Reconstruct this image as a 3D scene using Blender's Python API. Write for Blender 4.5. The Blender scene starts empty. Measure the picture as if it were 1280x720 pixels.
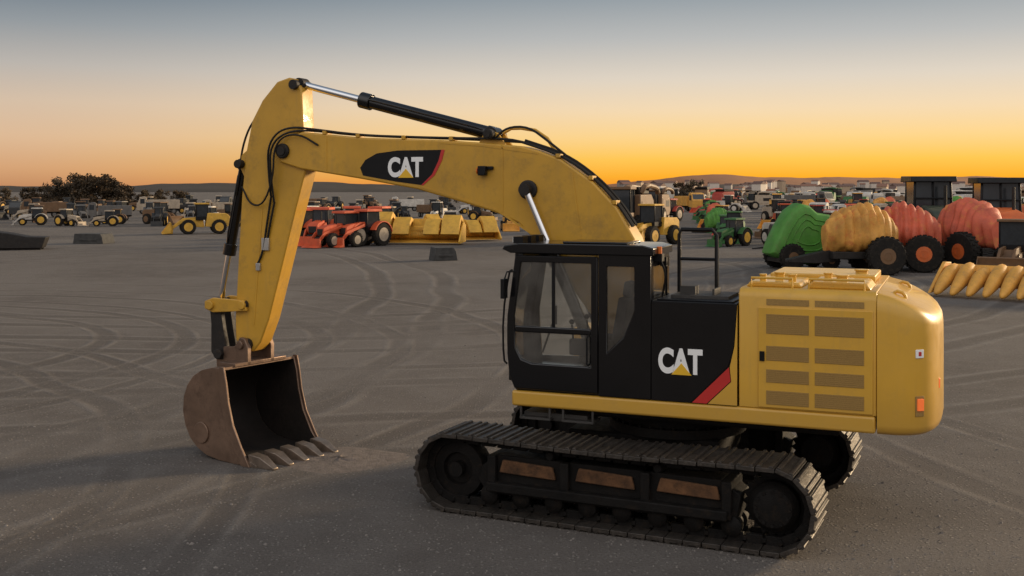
import bpy, math, random, bmesh
from mathutils import Vector, Matrix, Euler, noise as mn
random.seed(11)
rad = math.radians
S = bpy.context.scene
S.view_settings.view_transform = 'Standard'
S.view_settings.look = 'None'
S.view_settings.exposure = 0
COL = S.collection

# ------------------------------------------------------------------ materials
def nd(nt, t, **kw):
    n = nt.nodes.new(t)
    for k, v in kw.items():
        setattr(n, k, v)
    return n

def mat(name, col, rough=0.5, metal=0.0, var=0.2, scale=3.0, bump=0.0, bscale=60.0,
        dirt=None, dirt_amt=0.0, coat=0.0, spec=0.5, emit=None, estr=0.0, low=None):
    m = bpy.data.materials.new(name)
    m.use_nodes = True
    nt = m.node_tree
    b = nt.nodes['Principled BSDF']
    L = nt.links.new
    tc = nd(nt, 'ShaderNodeTexCoord')
    n1 = nd(nt, 'ShaderNodeTexNoise')
    n1.inputs['Scale'].default_value = scale
    n1.inputs['Detail'].default_value = 6
    n1.inputs['Roughness'].default_value = 0.65
    L(tc.outputs['Object'], n1.inputs['Vector'])
    mr = nd(nt, 'ShaderNodeMapRange')
    mr.inputs['From Min'].default_value = 0.3
    mr.inputs['From Max'].default_value = 0.7
    L(n1.outputs['Fac'], mr.inputs['Value'])
    mx = nd(nt, 'ShaderNodeMix', data_type='RGBA')
    L(mr.outputs[0], mx.inputs['Factor'])
    mx.inputs[6].default_value = [c * (1 - var) for c in col] + [1]
    mx.inputs[7].default_value = [min(1, c * (1 + var)) for c in col] + [1]
    out = mx.outputs[2]
    if dirt:
        n2 = nd(nt, 'ShaderNodeTexNoise')
        n2.inputs['Scale'].default_value = scale * 2.3
        n2.inputs['Detail'].default_value = 10
        n2.inputs['Roughness'].default_value = 0.75
        L(tc.outputs['Object'], n2.inputs['Vector'])
        m2 = nd(nt, 'ShaderNodeMapRange')
        m2.inputs['From Min'].default_value = 0.52
        m2.inputs['From Max'].default_value = 0.72
        m2.inputs['To Max'].default_value = dirt_amt
        L(n2.outputs['Fac'], m2.inputs['Value'])
        x2 = nd(nt, 'ShaderNodeMix', data_type='RGBA')
        L(m2.outputs[0], x2.inputs['Factor'])
        L(out, x2.inputs[6])
        x2.inputs[7].default_value = list(dirt) + [1]
        out = x2.outputs[2]
        m3 = nd(nt, 'ShaderNodeMapRange')
        m3.inputs['From Min'].default_value = 0.4
        m3.inputs['From Max'].default_value = 0.75
        m3.inputs['To Min'].default_value = rough
        m3.inputs['To Max'].default_value = min(1, rough + 0.3)
        L(n2.outputs['Fac'], m3.inputs['Value'])
        L(m3.outputs[0], b.inputs['Roughness'])
    else:
        b.inputs['Roughness'].default_value = rough
    if low:   # road dust and vertical run-off streaks
        sp = nd(nt, 'ShaderNodeSeparateXYZ'); L(tc.outputs['Object'], sp.inputs[0])
        mp_ = nd(nt, 'ShaderNodeMapping'); mp_.inputs['Scale'].default_value = (7, 7, .5); L(tc.outputs['Object'], mp_.inputs['Vector'])
        ns = nd(nt, 'ShaderNodeTexNoise'); ns.inputs['Scale'].default_value = 1.6; ns.inputs['Detail'].default_value = 5; L(mp_.outputs[0], ns.inputs['Vector'])
        s1 = nd(nt, 'ShaderNodeMapRange'); s1.inputs['From Min'].default_value = .55; s1.inputs['From Max'].default_value = .8; s1.inputs['To Max'].default_value = .2
        L(ns.outputs['Fac'], s1.inputs['Value'])
        s2 = nd(nt, 'ShaderNodeMapRange'); s2.inputs['From Min'].default_value = low; s2.inputs['From Max'].default_value = low - .6; s2.inputs['To Max'].default_value = .5
        L(sp.outputs[2], s2.inputs['Value'])
        s3 = nd(nt, 'ShaderNodeMath', operation='MULTIPLY'); L(s2.outputs[0], s3.inputs[0]); L(n1.outputs['Fac'], s3.inputs[1])
        s4 = nd(nt, 'ShaderNodeMath', operation='MAXIMUM'); L(s1.outputs[0], s4.inputs[0]); L(s3.outputs[0], s4.inputs[1])
        x3 = nd(nt, 'ShaderNodeMix', data_type='RGBA'); L(s4.outputs[0], x3.inputs['Factor']); L(out, x3.inputs[6])
        x3.inputs[7].default_value = (.30, .20, .09, 1); out = x3.outputs[2]
    L(out, b.inputs['Base Color'])
    b.inputs['Metallic'].default_value = metal
    b.inputs['Specular IOR Level'].default_value = spec
    b.inputs['Coat Weight'].default_value = coat
    if emit:
        b.inputs['Emission Color'].default_value = list(emit) + [1]
        b.inputs['Emission Strength'].default_value = estr
    if bump > 0:
        n3 = nd(nt, 'ShaderNodeTexNoise')
        n3.inputs['Scale'].default_value = bscale
        n3.inputs['Detail'].default_value = 4
        L(tc.outputs['Object'], n3.inputs['Vector'])
        bp = nd(nt, 'ShaderNodeBump')
        bp.inputs['Strength'].default_value = bump
        bp.inputs['Distance'].default_value = 0.02
        L(n3.outputs['Fac'], bp.inputs['Height'])
        L(bp.outputs[0], b.inputs['Normal'])
    return m

DUST = (0.20, 0.15, 0.10)
M = {}
M['yellow'] = mat('yellow_paint', (0.68, 0.38, 0.043), 0.32, var=0.06, scale=1.2, dirt=(0.44, 0.26, 0.06), dirt_amt=0.35, coat=0.3, low=1.9)
M['boomyel'] = mat('boom_yellow_paint', (0.60, 0.325, 0.03), 0.38, var=0.14, scale=1.0, dirt=(0.25, 0.15, 0.04), dirt_amt=0.6, bump=.05, bscale=9, low=1.9, coat=.15)
M['black'] = mat('black_paint', (0.005, 0.005, 0.006), 0.34, var=0.2, dirt=(0.014, 0.012, 0.011), dirt_amt=0.4, spec=.28)
M['gloss'] = mat('gloss_black_paint', (0.005, 0.005, 0.006), 0.14, var=0.2, spec=.6)
M['rubber'] = mat('black_rubber', (0.013, 0.013, 0.013), 0.7, var=0.3, spec=.3)
M['hose'] = mat('hose_rubber', (0.014, 0.012, 0.01), 0.55, var=0.3, spec=.3)
M['steel'] = mat('dark_steel', (0.022, 0.019, 0.017), 0.55, metal=0.35, var=0.4, scale=4, dirt=(.10, .07, .045), dirt_amt=0.5, bump=0.3)
M['under'] = mat('dark_undercarriage_steel', (0.008, 0.0068, 0.006), 0.6, metal=0.2, var=0.5, scale=4, dirt=(.042, .028, .018), dirt_amt=0.6, bump=0.4, spec=.25)  # dark steel with shade of the track insides put into its colour
M['shoe'] = mat('worn_track_steel', (0.062, 0.053, 0.045), 0.42, metal=0.55, var=0.45, scale=5, dirt=(0.12, 0.09, 0.064), dirt_amt=0.7, bump=0.5, bscale=30)
M['rust'] = mat('dusty_rust', (0.12, 0.055, 0.022), 0.85, var=0.6, scale=4, dirt=(0.02, 0.013, 0.009), dirt_amt=0.97, bump=0.4)
M['bucket'] = mat('worn_bucket_steel', (0.23, 0.15, 0.105), 0.34, metal=0.6, var=0.35, scale=1.2, dirt=(0.07, 0.038, 0.024), dirt_amt=0.75, bump=0.15, bscale=12)
M['bucketin'] = mat('bucket_opening_shade', (0.012, 0.008, 0.006), 0.7, var=0.5, scale=3, bump=0.4, bscale=14)  # near-black sheet inside the bucket, shade of its opening put into colour
M['tooth'] = mat('tooth_steel', (0.24, 0.19, 0.15), 0.4, metal=0.7, var=0.3, scale=8, bump=0.2)
M['chrome'] = mat('chrome_rod', (0.75, 0.76, 0.78), 0.12, metal=1.0, var=0.03)
M['white'] = mat('white_lettering', (0.92, 0.92, 0.90), 0.4, var=0.03)
M['logoy'] = mat('logo_yellow', (0.85, 0.5, 0.03), 0.4, var=0.03)
M['red'] = mat('red_stripe', (0.55, 0.03, 0.025), 0.4, var=0.08)
M['vent'] = mat('vent_mesh', (0.34, 0.205, 0.055), 0.6, var=0.25, scale=90)
M['lampred'] = mat('red_lamp', (0.7, 0.12, 0.03), 0.25, var=0.1, emit=(1, 0.22, 0.05), estr=0.4)
M['lampw'] = mat('lamp_glass', (0.7, 0.7, 0.65), 0.15, var=0.05)
M['orange'] = mat('orange_marker', (0.7, 0.16, 0.02), 0.4, var=0.1)
M['seat'] = mat('seat_fabric', (0.03, 0.03, 0.034), 0.8, var=0.3)
M['silver'] = mat('silver_trim', (0.5, 0.48, 0.45), 0.35, metal=0.7, var=0.15)
M['asph'] = mat('tread_plate', (0.04, 0.036, 0.032), 0.6, var=0.3, bump=0.5, bscale=80)

def glass(name, tint, ior=1.5):
    m = bpy.data.materials.new(name)
    m.use_nodes = True
    nt = m.node_tree
    for n in list(nt.nodes):
        nt.nodes.remove(n)
    o = nd(nt, 'ShaderNodeOutputMaterial')
    tr = nd(nt, 'ShaderNodeBsdfTransparent'); tr.inputs[0].default_value = list(tint) + [1]
    gl = nd(nt, 'ShaderNodeBsdfGlossy'); gl.inputs['Roughness'].default_value = 0.02
    gl.inputs[0].default_value = (1, 1, 1, 1)
    df = nd(nt, 'ShaderNodeBsdfDiffuse'); df.inputs[0].default_value = (.75, .72, .66, 1)  # pale dust film, also put in to brighten panes in place of reflections
    fr = nd(nt, 'ShaderNodeFresnel'); fr.inputs[0].default_value = ior
    tc = nd(nt, 'ShaderNodeTexCoord'); nz = nd(nt, 'ShaderNodeTexNoise'); nz.inputs['Scale'].default_value = 2.5; nz.inputs['Detail'].default_value = 8
    nt.links.new(tc.outputs['Object'], nz.inputs['Vector'])
    bp = nd(nt, 'ShaderNodeBump'); bp.inputs['Strength'].default_value = .12; bp.inputs['Distance'].default_value = .02
    nt.links.new(nz.outputs['Fac'], bp.inputs['Height']); nt.links.new(bp.outputs[0], gl.inputs['Normal'])
    ms = nd(nt, 'ShaderNodeMapRange'); ms.inputs['From Min'].default_value = .35; ms.inputs['From Max'].default_value = .7; ms.inputs['To Min'].default_value = .0; ms.inputs['To Max'].default_value = .08
    nt.links.new(nz.outputs['Fac'], ms.inputs['Value'])
    m0 = nd(nt, 'ShaderNodeMixShader'); nt.links.new(ms.outputs[0], m0.inputs[0]); nt.links.new(tr.outputs[0], m0.inputs[1]); nt.links.new(df.outputs[0], m0.inputs[2])
    mx = nd(nt, 'ShaderNodeMixShader')
    nt.links.new(fr.outputs[0], mx.inputs[0])
    nt.links.new(m0.outputs[0], mx.inputs[1])
    nt.links.new(gl.outputs[0], mx.inputs[2])
    nt.links.new(mx.outputs[0], o.inputs[0])
    return m
M['glass'] = glass('dusty_brightened_glass', (0.96, 0.97, 0.96), 1.9)
M['fglass'] = mat('dark_window', (0.03, 0.035, 0.04), 0.12, var=0.2)

# ------------------------------------------------------------------ mesh builder
class MB:
    def __init__(s):
        s.v = []; s.f = []; s.mi = []
    def add(s, vs, fs, m=0):
        o = len(s.v)
        s.v += [Vector(v) for v in vs]
        for f in fs:
            s.f.append([i + o for i in f]); s.mi.append(m)
        return s
    def box(s, c, d, m=0, rot=None):
        x, y, z = d[0] / 2, d[1] / 2, d[2] / 2
        vs = [Vector(p) for p in [(-x, -y, -z), (x, -y, -z), (x, y, -z), (-x, y, -z), (-x, -y, z), (x, -y, z), (x, y, z), (-x, y, z)]]
        if rot:
            R = Euler(rot).to_matrix(); vs = [R @ v for v in vs]
        c = Vector(c)
        return s.add([v + c for v in vs], [(0, 3, 2, 1), (4, 5, 6, 7), (0, 1, 5, 4), (1, 2, 6, 5), (2, 3, 7, 6), (3, 0, 4, 7)], m)
    def b2(s, a, b, m=0):
        return s.box([(a[i] + b[i]) / 2 for i in range(3)], [abs(b[i] - a[i]) for i in range(3)], m)
    def cyl(s, p0, p1, r, n=16, m=0, r2=None, cap=True):
        p0, p1 = Vector(p0), Vector(p1)
        r2 = r if r2 is None else r2
        q = (p1 - p0).to_track_quat('Z', 'Y')
        vs = []
        for p, rr in ((p0, r), (p1, r2)):
            for i in range(n):
                a = 2 * math.pi * i / n
                vs.append(p + q @ Vector((rr * math.cos(a), rr * math.sin(a), 0)))
        fs = [(i, (i + 1) % n, n + (i + 1) % n, n + i) for i in range(n)]
        if cap:
            fs += [tuple(range(n))[::-1], tuple(range(n, 2 * n))]
        return s.add(vs, fs, m)
    def prism(s, pts, y0, y1, m=0, ax='y'):
        n = len(pts)
        def P(p, t):
            return (p[0], t, p[1]) if ax == 'y' else ((t, p[0], p[1]) if ax == 'x' else (p[0], p[1], t))
        vs = [P(p, y0) for p in pts] + [P(p, y1) for p in pts]
        fs = [tuple(range(n)), tuple(range(n, 2 * n))[::-1]] + [(i, (i + 1) % n, n + (i + 1) % n, n + i) for i in range(n)]
        return s.add(vs, fs, m)
    def ring(s, outer, inner, y0, y1, m=0, ax='y'):
        n = len(outer)
        def P(p, t):
            return (p[0], t, p[1]) if ax == 'y' else (t, p[0], p[1])
        vs = [P(p, y0) for p in outer] + [P(p, y0) for p in inner] + [P(p, y1) for p in outer] + [P(p, y1) for p in inner]
        fs = []
        for i in range(n):
            j = (i + 1) % n
            fs += [(i, j, n + j, n + i), (2 * n + i, 2 * n + j, 3 * n + j, 3 * n + i), (i, j, 2 * n + j, 2 * n + i), (n + i, n + j, 3 * n + j, 3 * n + i)]
        return s.add(vs, fs, m)
    def tube(s, pts, r, n=8, m=0, smooth=0):
        pts = [Vector(p) for p in pts]
        for _ in range(smooth):
            q = [pts[0]]
            for a, b in zip(pts, pts[1:]):
                q += [a * .75 + b * .25, a * .25 + b * .75]
            q.append(pts[-1]); pts = q
        vs = []; fs = []
        up = Vector((0.13, 0.97, 0.2)).normalized()
        for k, p in enumerate(pts):
            t = (pts[min(k + 1, len(pts) - 1)] - pts[max(k - 1, 0)]).normalized()
            x = t.cross(up)
            if x.length < 1e-3:
                x = t.cross(Vector((1, 0, 0)))
            x.normalize(); y = t.cross(x)
            for i in range(n):
                a = 2 * math.pi * i / n
                vs.append(p + r * (math.cos(a) * x + math.sin(a) * y))
            if k:
                o = (k - 1) * n
                fs += [(o + i, o + (i + 1) % n, o + n + (i + 1) % n, o + n + i) for i in range(n)]
        fs += [tuple(range(n)), tuple(range(len(vs) - n, len(vs)))]
        return s.add(vs, fs, m)
    def lathe(s, c, prof, n=24, m=0):
        vs = []; fs = []
        for (r, y) in prof:
            for i in range(n):
                a = 2 * math.pi * i / n
                vs.append((c[0] + r * math.cos(a), c[1] + y, c[2] + r * math.sin(a)))
        k = len(prof)
        for j in range(k - 1):
            fs += [(j * n + i, j * n + (i + 1) % n, (j + 1) * n + (i + 1) % n, (j + 1) * n + i) for i in range(n)]
        fs += [tuple(range(n)), tuple(range((k - 1) * n, k * n))]
        return s.add(vs, fs, m)
    def loft(s, rings, m=0):
        n = len(rings[0]); vs = [p for r in rings for p in r]; fs = []
        for j in range(len(rings) - 1):
            fs += [(j * n + i, j * n + (i + 1) % n, (j + 1) * n + (i + 1) % n, (j + 1) * n + i) for i in range(n)]
        fs += [tuple(range(n)), tuple(range((len(rings) - 1) * n, len(rings) * n))]
        return s.add(vs, fs, m)
    def obj(s, name, mats, parent=None, loc=(0, 0, 0), rot=(0, 0, 0), bevel=0, ang=35, label=None, seg=2):
        me = bpy.data.meshes.new(name)
        me.from_pydata(s.v, [], s.f)
        for mt in (mats if isinstance(mats, (list, tuple)) else [mats]):
            me.materials.append(mt)
        me.polygons.foreach_set('material_index', s.mi)
        bm = bmesh.new(); bm.from_mesh(me)
        bmesh.ops.recalc_face_normals(bm, faces=bm.faces)
        bm.to_mesh(me); bm.free()
        me.polygons.foreach_set('use_smooth', [True] * len(me.polygons))
        me.set_sharp_from_angle(angle=rad(ang))
        me.update()
        o = bpy.data.objects.new(name, me)
        COL.objects.link(o)
        o.parent = parent
        o.location = loc; o.rotation_euler = rot
        if bevel:
            b = o.modifiers.new('bevel', 'BEVEL')
            b.width = bevel; b.segments = seg; b.limit_method = 'ANGLE'; b.angle_limit = rad(30)
        if label:
            o['label'] = label
        return o

def empty(name, loc=(0, 0, 0), rotz=0, parent=None, label=None, category=None, group=None):
    o = bpy.data.objects.new(name, None)
    o.empty_display_size = 0.3
    COL.objects.link(o)
    o.location = loc; o.rotation_euler = (0, 0, rotz); o.parent = parent
    if label: o['label'] = label
    if category: o['category'] = category
    if group: o['group'] = group
    return o

def lettering(parent, body, x0, z0, w, h, y, mt, off=0.03, name='lettering'):
    cu = bpy.data.curves.new('txt', 'FONT')
    cu.body = body; cu.size = 1; cu.extrude = 0.004; cu.offset = off
    t = bpy.data.objects.new('txt', cu); COL.objects.link(t)
    bpy.context.view_layer.update()
    me = bpy.data.meshes.new_from_object(t.evaluated_get(bpy.context.evaluated_depsgraph_get()))
    bpy.data.objects.remove(t)
    xs = [v.co.x for v in me.vertices]; ys = [v.co.y for v in me.vertices]
    ax, bx, ay, by = min(xs), max(xs), min(ys), max(ys)
    for v in me.vertices:
        u = (v.co.x - ax) / (bx - ax) * w; q = (v.co.y - ay) / (by - ay) * h
        v.co = Vector((x0 - u, y + (0.003 if v.co.z > 0 else -0.004), z0 + q))
    me.materials.clear(); me.materials.append(mt)
    me.name = name
    o = bpy.data.objects.new(name, me); COL.objects.link(o); o.parent = parent
    return o

# ------------------------------------------------------------------ camera
cam = bpy.data.cameras.new('camera')
cam.sensor_width = 36; cam.lens = 38.6
cam.shift_y = -0.096
cam.clip_end = 8000
co = bpy.data.objects.new('camera', cam); COL.objects.link(co)
co.location = (0, 0, 4.3); co.rotation_euler = (rad(90), 0, 0)
S.camera = co

# ------------------------------------------------------------------ world
w = bpy.data.worlds.new('World'); S.world = w; w.use_nodes = True
nt = w.node_tree
for n in list(nt.nodes): nt.nodes.remove(n)
L = nt.links.new
out = nd(nt, 'ShaderNodeOutputWorld')
tc = nd(nt, 'ShaderNodeTexCoord')
sep = nd(nt, 'ShaderNodeSeparateXYZ'); L(tc.outputs['Generated'], sep.inputs[0])
def ramp(stops):
    r = nd(nt, 'ShaderNodeValToRGB')
    e = r.color_ramp.elements
    while len(e) < len(stops): e.new(0.5)
    for el, (p, c) in zip(e, stops):
        el.position = p; el.color = list(c) + [1]
    r.color_ramp.interpolation = 'LINEAR'
    return r
rl = ramp([(0.0, (.52, .24, .11)), (0.018, (.66, .36, .18)), (0.045, (.72, .48, .30)), (0.075, (.66, .51, .38)), (0.105, (.49, .45, .41)), (0.14, (.29, .315, .335)), (0.172, (.155, .20, .245)), (0.45, (.12, .16, .21)), (1.0, (.20, .24, .30))])
rr = ramp([(0.0, (.90, .26, .010)), (0.012, (1.0, .43, .018)), (0.028, (1.0, .57, .08)), (0.048, (.98, .66, .26)), (0.072, (.90, .69, .44)), (0.10, (.74, .65, .54)), (0.135, (.49, .49, .48)), (0.172, (.30, .34, .37)), (0.45, (.19, .22, .27)), (1.0, (.20, .24, .30))])
rb = ramp([(0.0, (.28, .25, .245)), (0.15, (.52, .475, .455)), (0.4, (1.04, .98, .94)), (0.7, (1.08, 1.05, 1.05)), (0.9, (.55, .59, .65)), (1.0, (.32, .36, .42))])  # unseen sky behind the camera, brightened to light the machine's near side
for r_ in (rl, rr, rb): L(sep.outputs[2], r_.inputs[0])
dp = nd(nt, 'ShaderNodeVectorMath', operation='DOT_PRODUCT'); L(tc.outputs['Generated'], dp.inputs[0]); dp.inputs[1].default_value = (0.45, 0.893, 0)
mr = nd(nt, 'ShaderNodeMapRange', interpolation_type='SMOOTHSTEP'); L(dp.outputs['Value'], mr.inputs[0])
mr.inputs['From Min'].default_value = 0.60; mr.inputs['From Max'].default_value = 0.985
m1 = nd(nt, 'ShaderNodeMix', data_type='RGBA'); L(mr.outputs[0], m1.inputs[0]); L(rl.outputs[0], m1.inputs[6]); L(rr.outputs[0], m1.inputs[7])
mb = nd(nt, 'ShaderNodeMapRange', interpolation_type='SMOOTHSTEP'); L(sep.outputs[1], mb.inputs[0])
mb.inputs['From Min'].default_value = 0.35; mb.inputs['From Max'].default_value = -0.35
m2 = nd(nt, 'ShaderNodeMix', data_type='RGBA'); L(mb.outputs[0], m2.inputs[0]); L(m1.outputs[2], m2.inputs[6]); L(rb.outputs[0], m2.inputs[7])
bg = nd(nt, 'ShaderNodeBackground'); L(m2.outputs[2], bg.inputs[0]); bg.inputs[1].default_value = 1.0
sky = nd(nt, 'ShaderNodeTexSky'); sky.sky_type = 'NISHITA'; sky.sun_disc = False
sky.sun_elevation = rad(12); sky.sun_rotation = rad(58)
bg2 = nd(nt, 'ShaderNodeBackground'); L(sky.outputs[0], bg2.inputs[0]); bg2.inputs[1].default_value = 0.003
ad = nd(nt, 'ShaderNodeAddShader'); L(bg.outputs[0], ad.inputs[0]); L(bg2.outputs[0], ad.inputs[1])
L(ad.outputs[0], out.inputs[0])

sun = bpy.data.lights.new('sun', 'SUN'); sun.energy = 4.2; sun.angle = rad(10); sun.color = (1, .76, .48)
so = bpy.data.objects.new('sun', sun); COL.objects.link(so)
el, az = rad(12), rad(58)
d = Vector((math.sin(az) * math.cos(el), math.cos(az) * math.cos(el), math.sin(el)))
so.rotation_euler = d.to_track_quat('Z', 'Y').to_euler()
so.location = (20, 20, 30)

# ------------------------------------------------------------------ ground
def ground():
    m = bpy.data.materials.new('gravel_ground'); m.use_nodes = True
    nt = m.node_tree; L = nt.links.new
    b = nt.nodes['Principled BSDF']
    g = nd(nt, 'ShaderNodeNewGeometry')
    def noise(scale, det=6, ro=.6, vec=None, dist=0):
        n = nd(nt, 'ShaderNodeTexNoise'); n.inputs['Scale'].default_value = scale
        n.inputs['Detail'].default_value = det; n.inputs['Roughness'].default_value = ro
        n.inputs['Distortion'].default_value = dist
        L(vec or g.outputs['Position'], n.inputs['Vector']); return n
    def mth(op, a, b_=None, clamp=False):
        n = nd(nt, 'ShaderNodeMath', operation=op); n.use_clamp = clamp
        for i, x in enumerate((a, b_)):
            if x is None: continue
            if isinstance(x, (int, float)): n.inputs[i].default_value = x
            else: L(x, n.inputs[i])
        return n.outputs[0]
    def mrg(x, a, b_, c=0, d_=1):
        n = nd(nt, 'ShaderNodeMapRange', interpolation_type='SMOOTHSTEP'); L(x, n.inputs[0])
        for k, v in zip(('From Min', 'From Max', 'To Min', 'To Max'), (a, b_, c, d_)): n.inputs[k].default_value = v
        return n.outputs[0]
    def mix(f, a, b_):
        n = nd(nt, 'ShaderNodeMix', data_type='RGBA'); L(f, n.inputs[0])
        for i, x in ((6, a), (7, b_)):
            if isinstance(x, tuple): n.inputs[i].default_value = list(x) + [1]
            else: L(x, n.inputs[i])
        return n.outputs[2]
    big = noise(0.07, 5, .6, dist=.6).outputs['Fac']
    mid = noise(0.8, 9, .72).outputs['Fac']
    fine = noise(28, 4, .75).outputs['Fac']
    grit = noise(75, 2, .8).outputs['Fac']
    col = mix(mrg(big, .35, .65), (.112, .096, .084), (.168, .149, .132))
    col = mix(mrg(mid, .35, .7, 0, .5), col, (.200, .179, .160))
    wv = noise(0.10, 2, .4)
    dv = nd(nt, 'ShaderNodeVectorMath', operation='SCALE'); L(wv.outputs['Color'], dv.inputs[0]); dv.inputs['Scale'].default_value = 2.5
    av = nd(nt, 'ShaderNodeVectorMath', operation='ADD'); L(g.outputs['Position'], av.inputs[0]); L(dv.outputs[0], av.inputs[1])
    sp = nd(nt, 'ShaderNodeSeparateXYZ'); L(av.outputs[0], sp.inputs[0])
    cb = nd(nt, 'ShaderNodeCombineXYZ'); L(sp.outputs[0], cb.inputs[0]); L(sp.outputs[1], cb.inputs[1])
    tot = None; edge = None
    arcs = [(-20, 30, 10, .28), (-20, 30, 12.2, .28), (-20, 30, 13.6, .2), (-20, 30, 15.8, .3), (-20, 30, 18, .3), (-20, 30, 21.5, .3), (-24, 14, 15, .24), (-24, 14, 17, .24), (-24, 14, 19.4, .26), (-24, 14, 21.4, .26),
            (-8, 60, 22, .4), (-8, 60, 24.4, .4), (-8, 60, 27, .4), (-8, 60, 29.4, .4), (-8, 60, 33, .4), (-8, 60, 35.4, .4), (-8, 60, 39, .35), (-8, 60, 41.4, .35), (26, 10, 15, .25), (26, 10, 17.1, .25),
            (70, 34, 62, .3), (70, 34, 64.4, .3), (-90, 40, 86, .45), (-90, 40, 88.8, .45)]
    for (cx, cy, R_, w_) in arcs:
        sb = nd(nt, 'ShaderNodeVectorMath', operation='DISTANCE'); L(cb.outputs[0], sb.inputs[0]); sb.inputs[1].default_value = (cx, cy, 0)
        a = mth('ABSOLUTE', mth('SUBTRACT', sb.outputs['Value'], R_))
        k = mrg(a, w_, w_ * .4)
        e = mrg(mth('ABSOLUTE', mth('SUBTRACT', a, w_ * 1.15)), w_ * .5, 0.0)
        tot = k if tot is None else mth('MAXIMUM', tot, k)
        edge = e if edge is None else mth('MAXIMUM', edge, e)
    brk = mrg(noise(0.09, 4, .6).outputs['Fac'], .34, .56)
    trk = mth('MULTIPLY', tot, brk)
    edg = mth('MULTIPLY', mth('MULTIPLY', edge, brk), mrg(mid, .3, .6, .3, 1))
    tr2 = mth('MULTIPLY', trk, mrg(mid, .3, .65, .35, .65))
    col = mix(mth('MULTIPLY', edg, .45), col, (.255, .230, .205))
    col = mix(tr2, col, (.088, .075, .066))
    vor = nd(nt, 'ShaderNodeTexVoronoi'); vor.inputs['Scale'].default_value = 18; L(g.outputs['Position'], vor.inputs['Vector'])
    vsp = nd(nt, 'ShaderNodeSeparateColor'); L(vor.outputs['Color'], vsp.inputs[0])
    stone = mth('MULTIPLY', mrg(vsp.outputs[0], .66, .95), mrg(vor.outputs['Distance'], .45, .25))
    col = mix(mth('MULTIPLY', stone, .7), col, (.32, .29, .255))
    col = mix(mrg(fine, .42, .68, 0, .55), col, (.056, .047, .040))
    col = mix(mrg(grit, .55, .75, 0, .55), col, (.32, .285, .25))
    L(col, b.inputs['Base Color'])
    b.inputs['Roughness'].default_value = .9; b.inputs['Specular IOR Level'].default_value = .2
    h = mth('ADD', mth('MULTIPLY', fine, .6), mth('MULTIPLY', stone, .8))
    h = mth('ADD', h, mth('MULTIPLY', grit, .3))
    h = mth('ADD', h, mth('MULTIPLY', mid, 1.3))
    h = mth('ADD', h, mth('MULTIPLY', edg, .8))
    h = mth('SUBTRACT', h, mth('MULTIPLY', tr2, .9))
    bp = nd(nt, 'ShaderNodeBump'); bp.inputs['Strength'].default_value = .8; bp.inputs['Distance'].default_value = .04
    L(h, bp.inputs['Height']); L(bp.outputs[0], b.inputs['Normal'])
    mbd = MB(); mbd.add([(-4000, -400, 0), (4000, -400, 0), (4000, 5000, 0), (-4000, 5000, 0)], [(0, 1, 2, 3)])
    o = mbd.obj('ground', m); o['kind'] = 'structure'
ground()

# pebbles
mp = mat('pebble_stone', (.19, .168, .148), .85, var=.5, scale=2.0)
mbp = MB()
for i in range(11000):
    y = 11 + 22 * random.random() ** 1.5; x = random.uniform(-.62, .62) * y
    r = random.uniform(.006, .016) * (1.9 if random.random() < .06 else 1)
    a = random.random() * 6.28
    ca, sa = math.cos(a) * r, math.sin(a) * r
    k = random.uniform(.6, 1.3); h = r * random.uniform(.5, .9)
    mbp.add([(x + ca, y + sa, 0), (x - sa * k, y + ca * k, 0), (x - ca, y - sa, 0), (x + sa * k, y - ca * k, 0), (x + ca * .3, y, h), (x - ca * .3, y + sa * .2, h * .9)],
            [(0, 1, 4), (1, 5, 4), (1, 2, 5), (2, 3, 5), (3, 4, 5), (3, 0, 4)])
o = mbp.obj('pebbles', mp); o['kind'] = 'stuff'; o['label'] = 'small loose grey pebbles strewn over the yard'; o['category'] = 'gravel'

# hills
mh = mat('dark_hill', (.030, .023, .018), .95, var=.4, scale=.01)
mh2 = mat('haze_tinted_hill', (.30, .12, .045), .95, var=.2, scale=.004)  # sunset haze put into the hill colour as an orange tint
def hills(name, y, x0, x1, base, amp, mt, seed, n=160):
    rnd = random.Random(seed); ph = [rnd.uniform(0, 6.28) for _ in range(6)]
    mb_ = MB(); vs = []
    for i in range(n + 1):
        x = x0 + (x1 - x0) * i / n; t = i / n * 12
        h = base + amp * (.5 * math.sin(t * .6 + ph[0]) + .3 * math.sin(t * 1.7 + ph[1]) + .15 * math.sin(t * 4.1 + ph[2]) + .08 * math.sin(t * 11 + ph[3]) + .05 * rnd.uniform(-1, 1))
        h = max(h, 2)
        h *= min(1, i / n * 6 + .1)
        vs += [(x, y - h * 8, -.5), (x, y, h), (x, y + h * 8, -.5)]
    fs = []
    for i in range(n):
        a = i * 3
        fs += [(a, a + 3, a + 4, a + 1), (a + 1, a + 4, a + 5, a + 2)]
    mb_.add(vs, fs)
    o = mb_.obj(name, mt); o['kind'] = 'structure'
hills('hills', 2000, -2200, -100, 12, 8, mh, 3)
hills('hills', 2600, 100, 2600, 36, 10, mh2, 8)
hills('hills', 1500, 50, 1600, 12, 4, mh, 5)

# ------------------------------------------------------------------ EXCAVATOR
TH = 22
root = empty('excavator', (2.32, 15.41, 0), rad(180 - TH), label='yellow and black tracked excavator, bucket resting on gravel', category='excavator')

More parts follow.
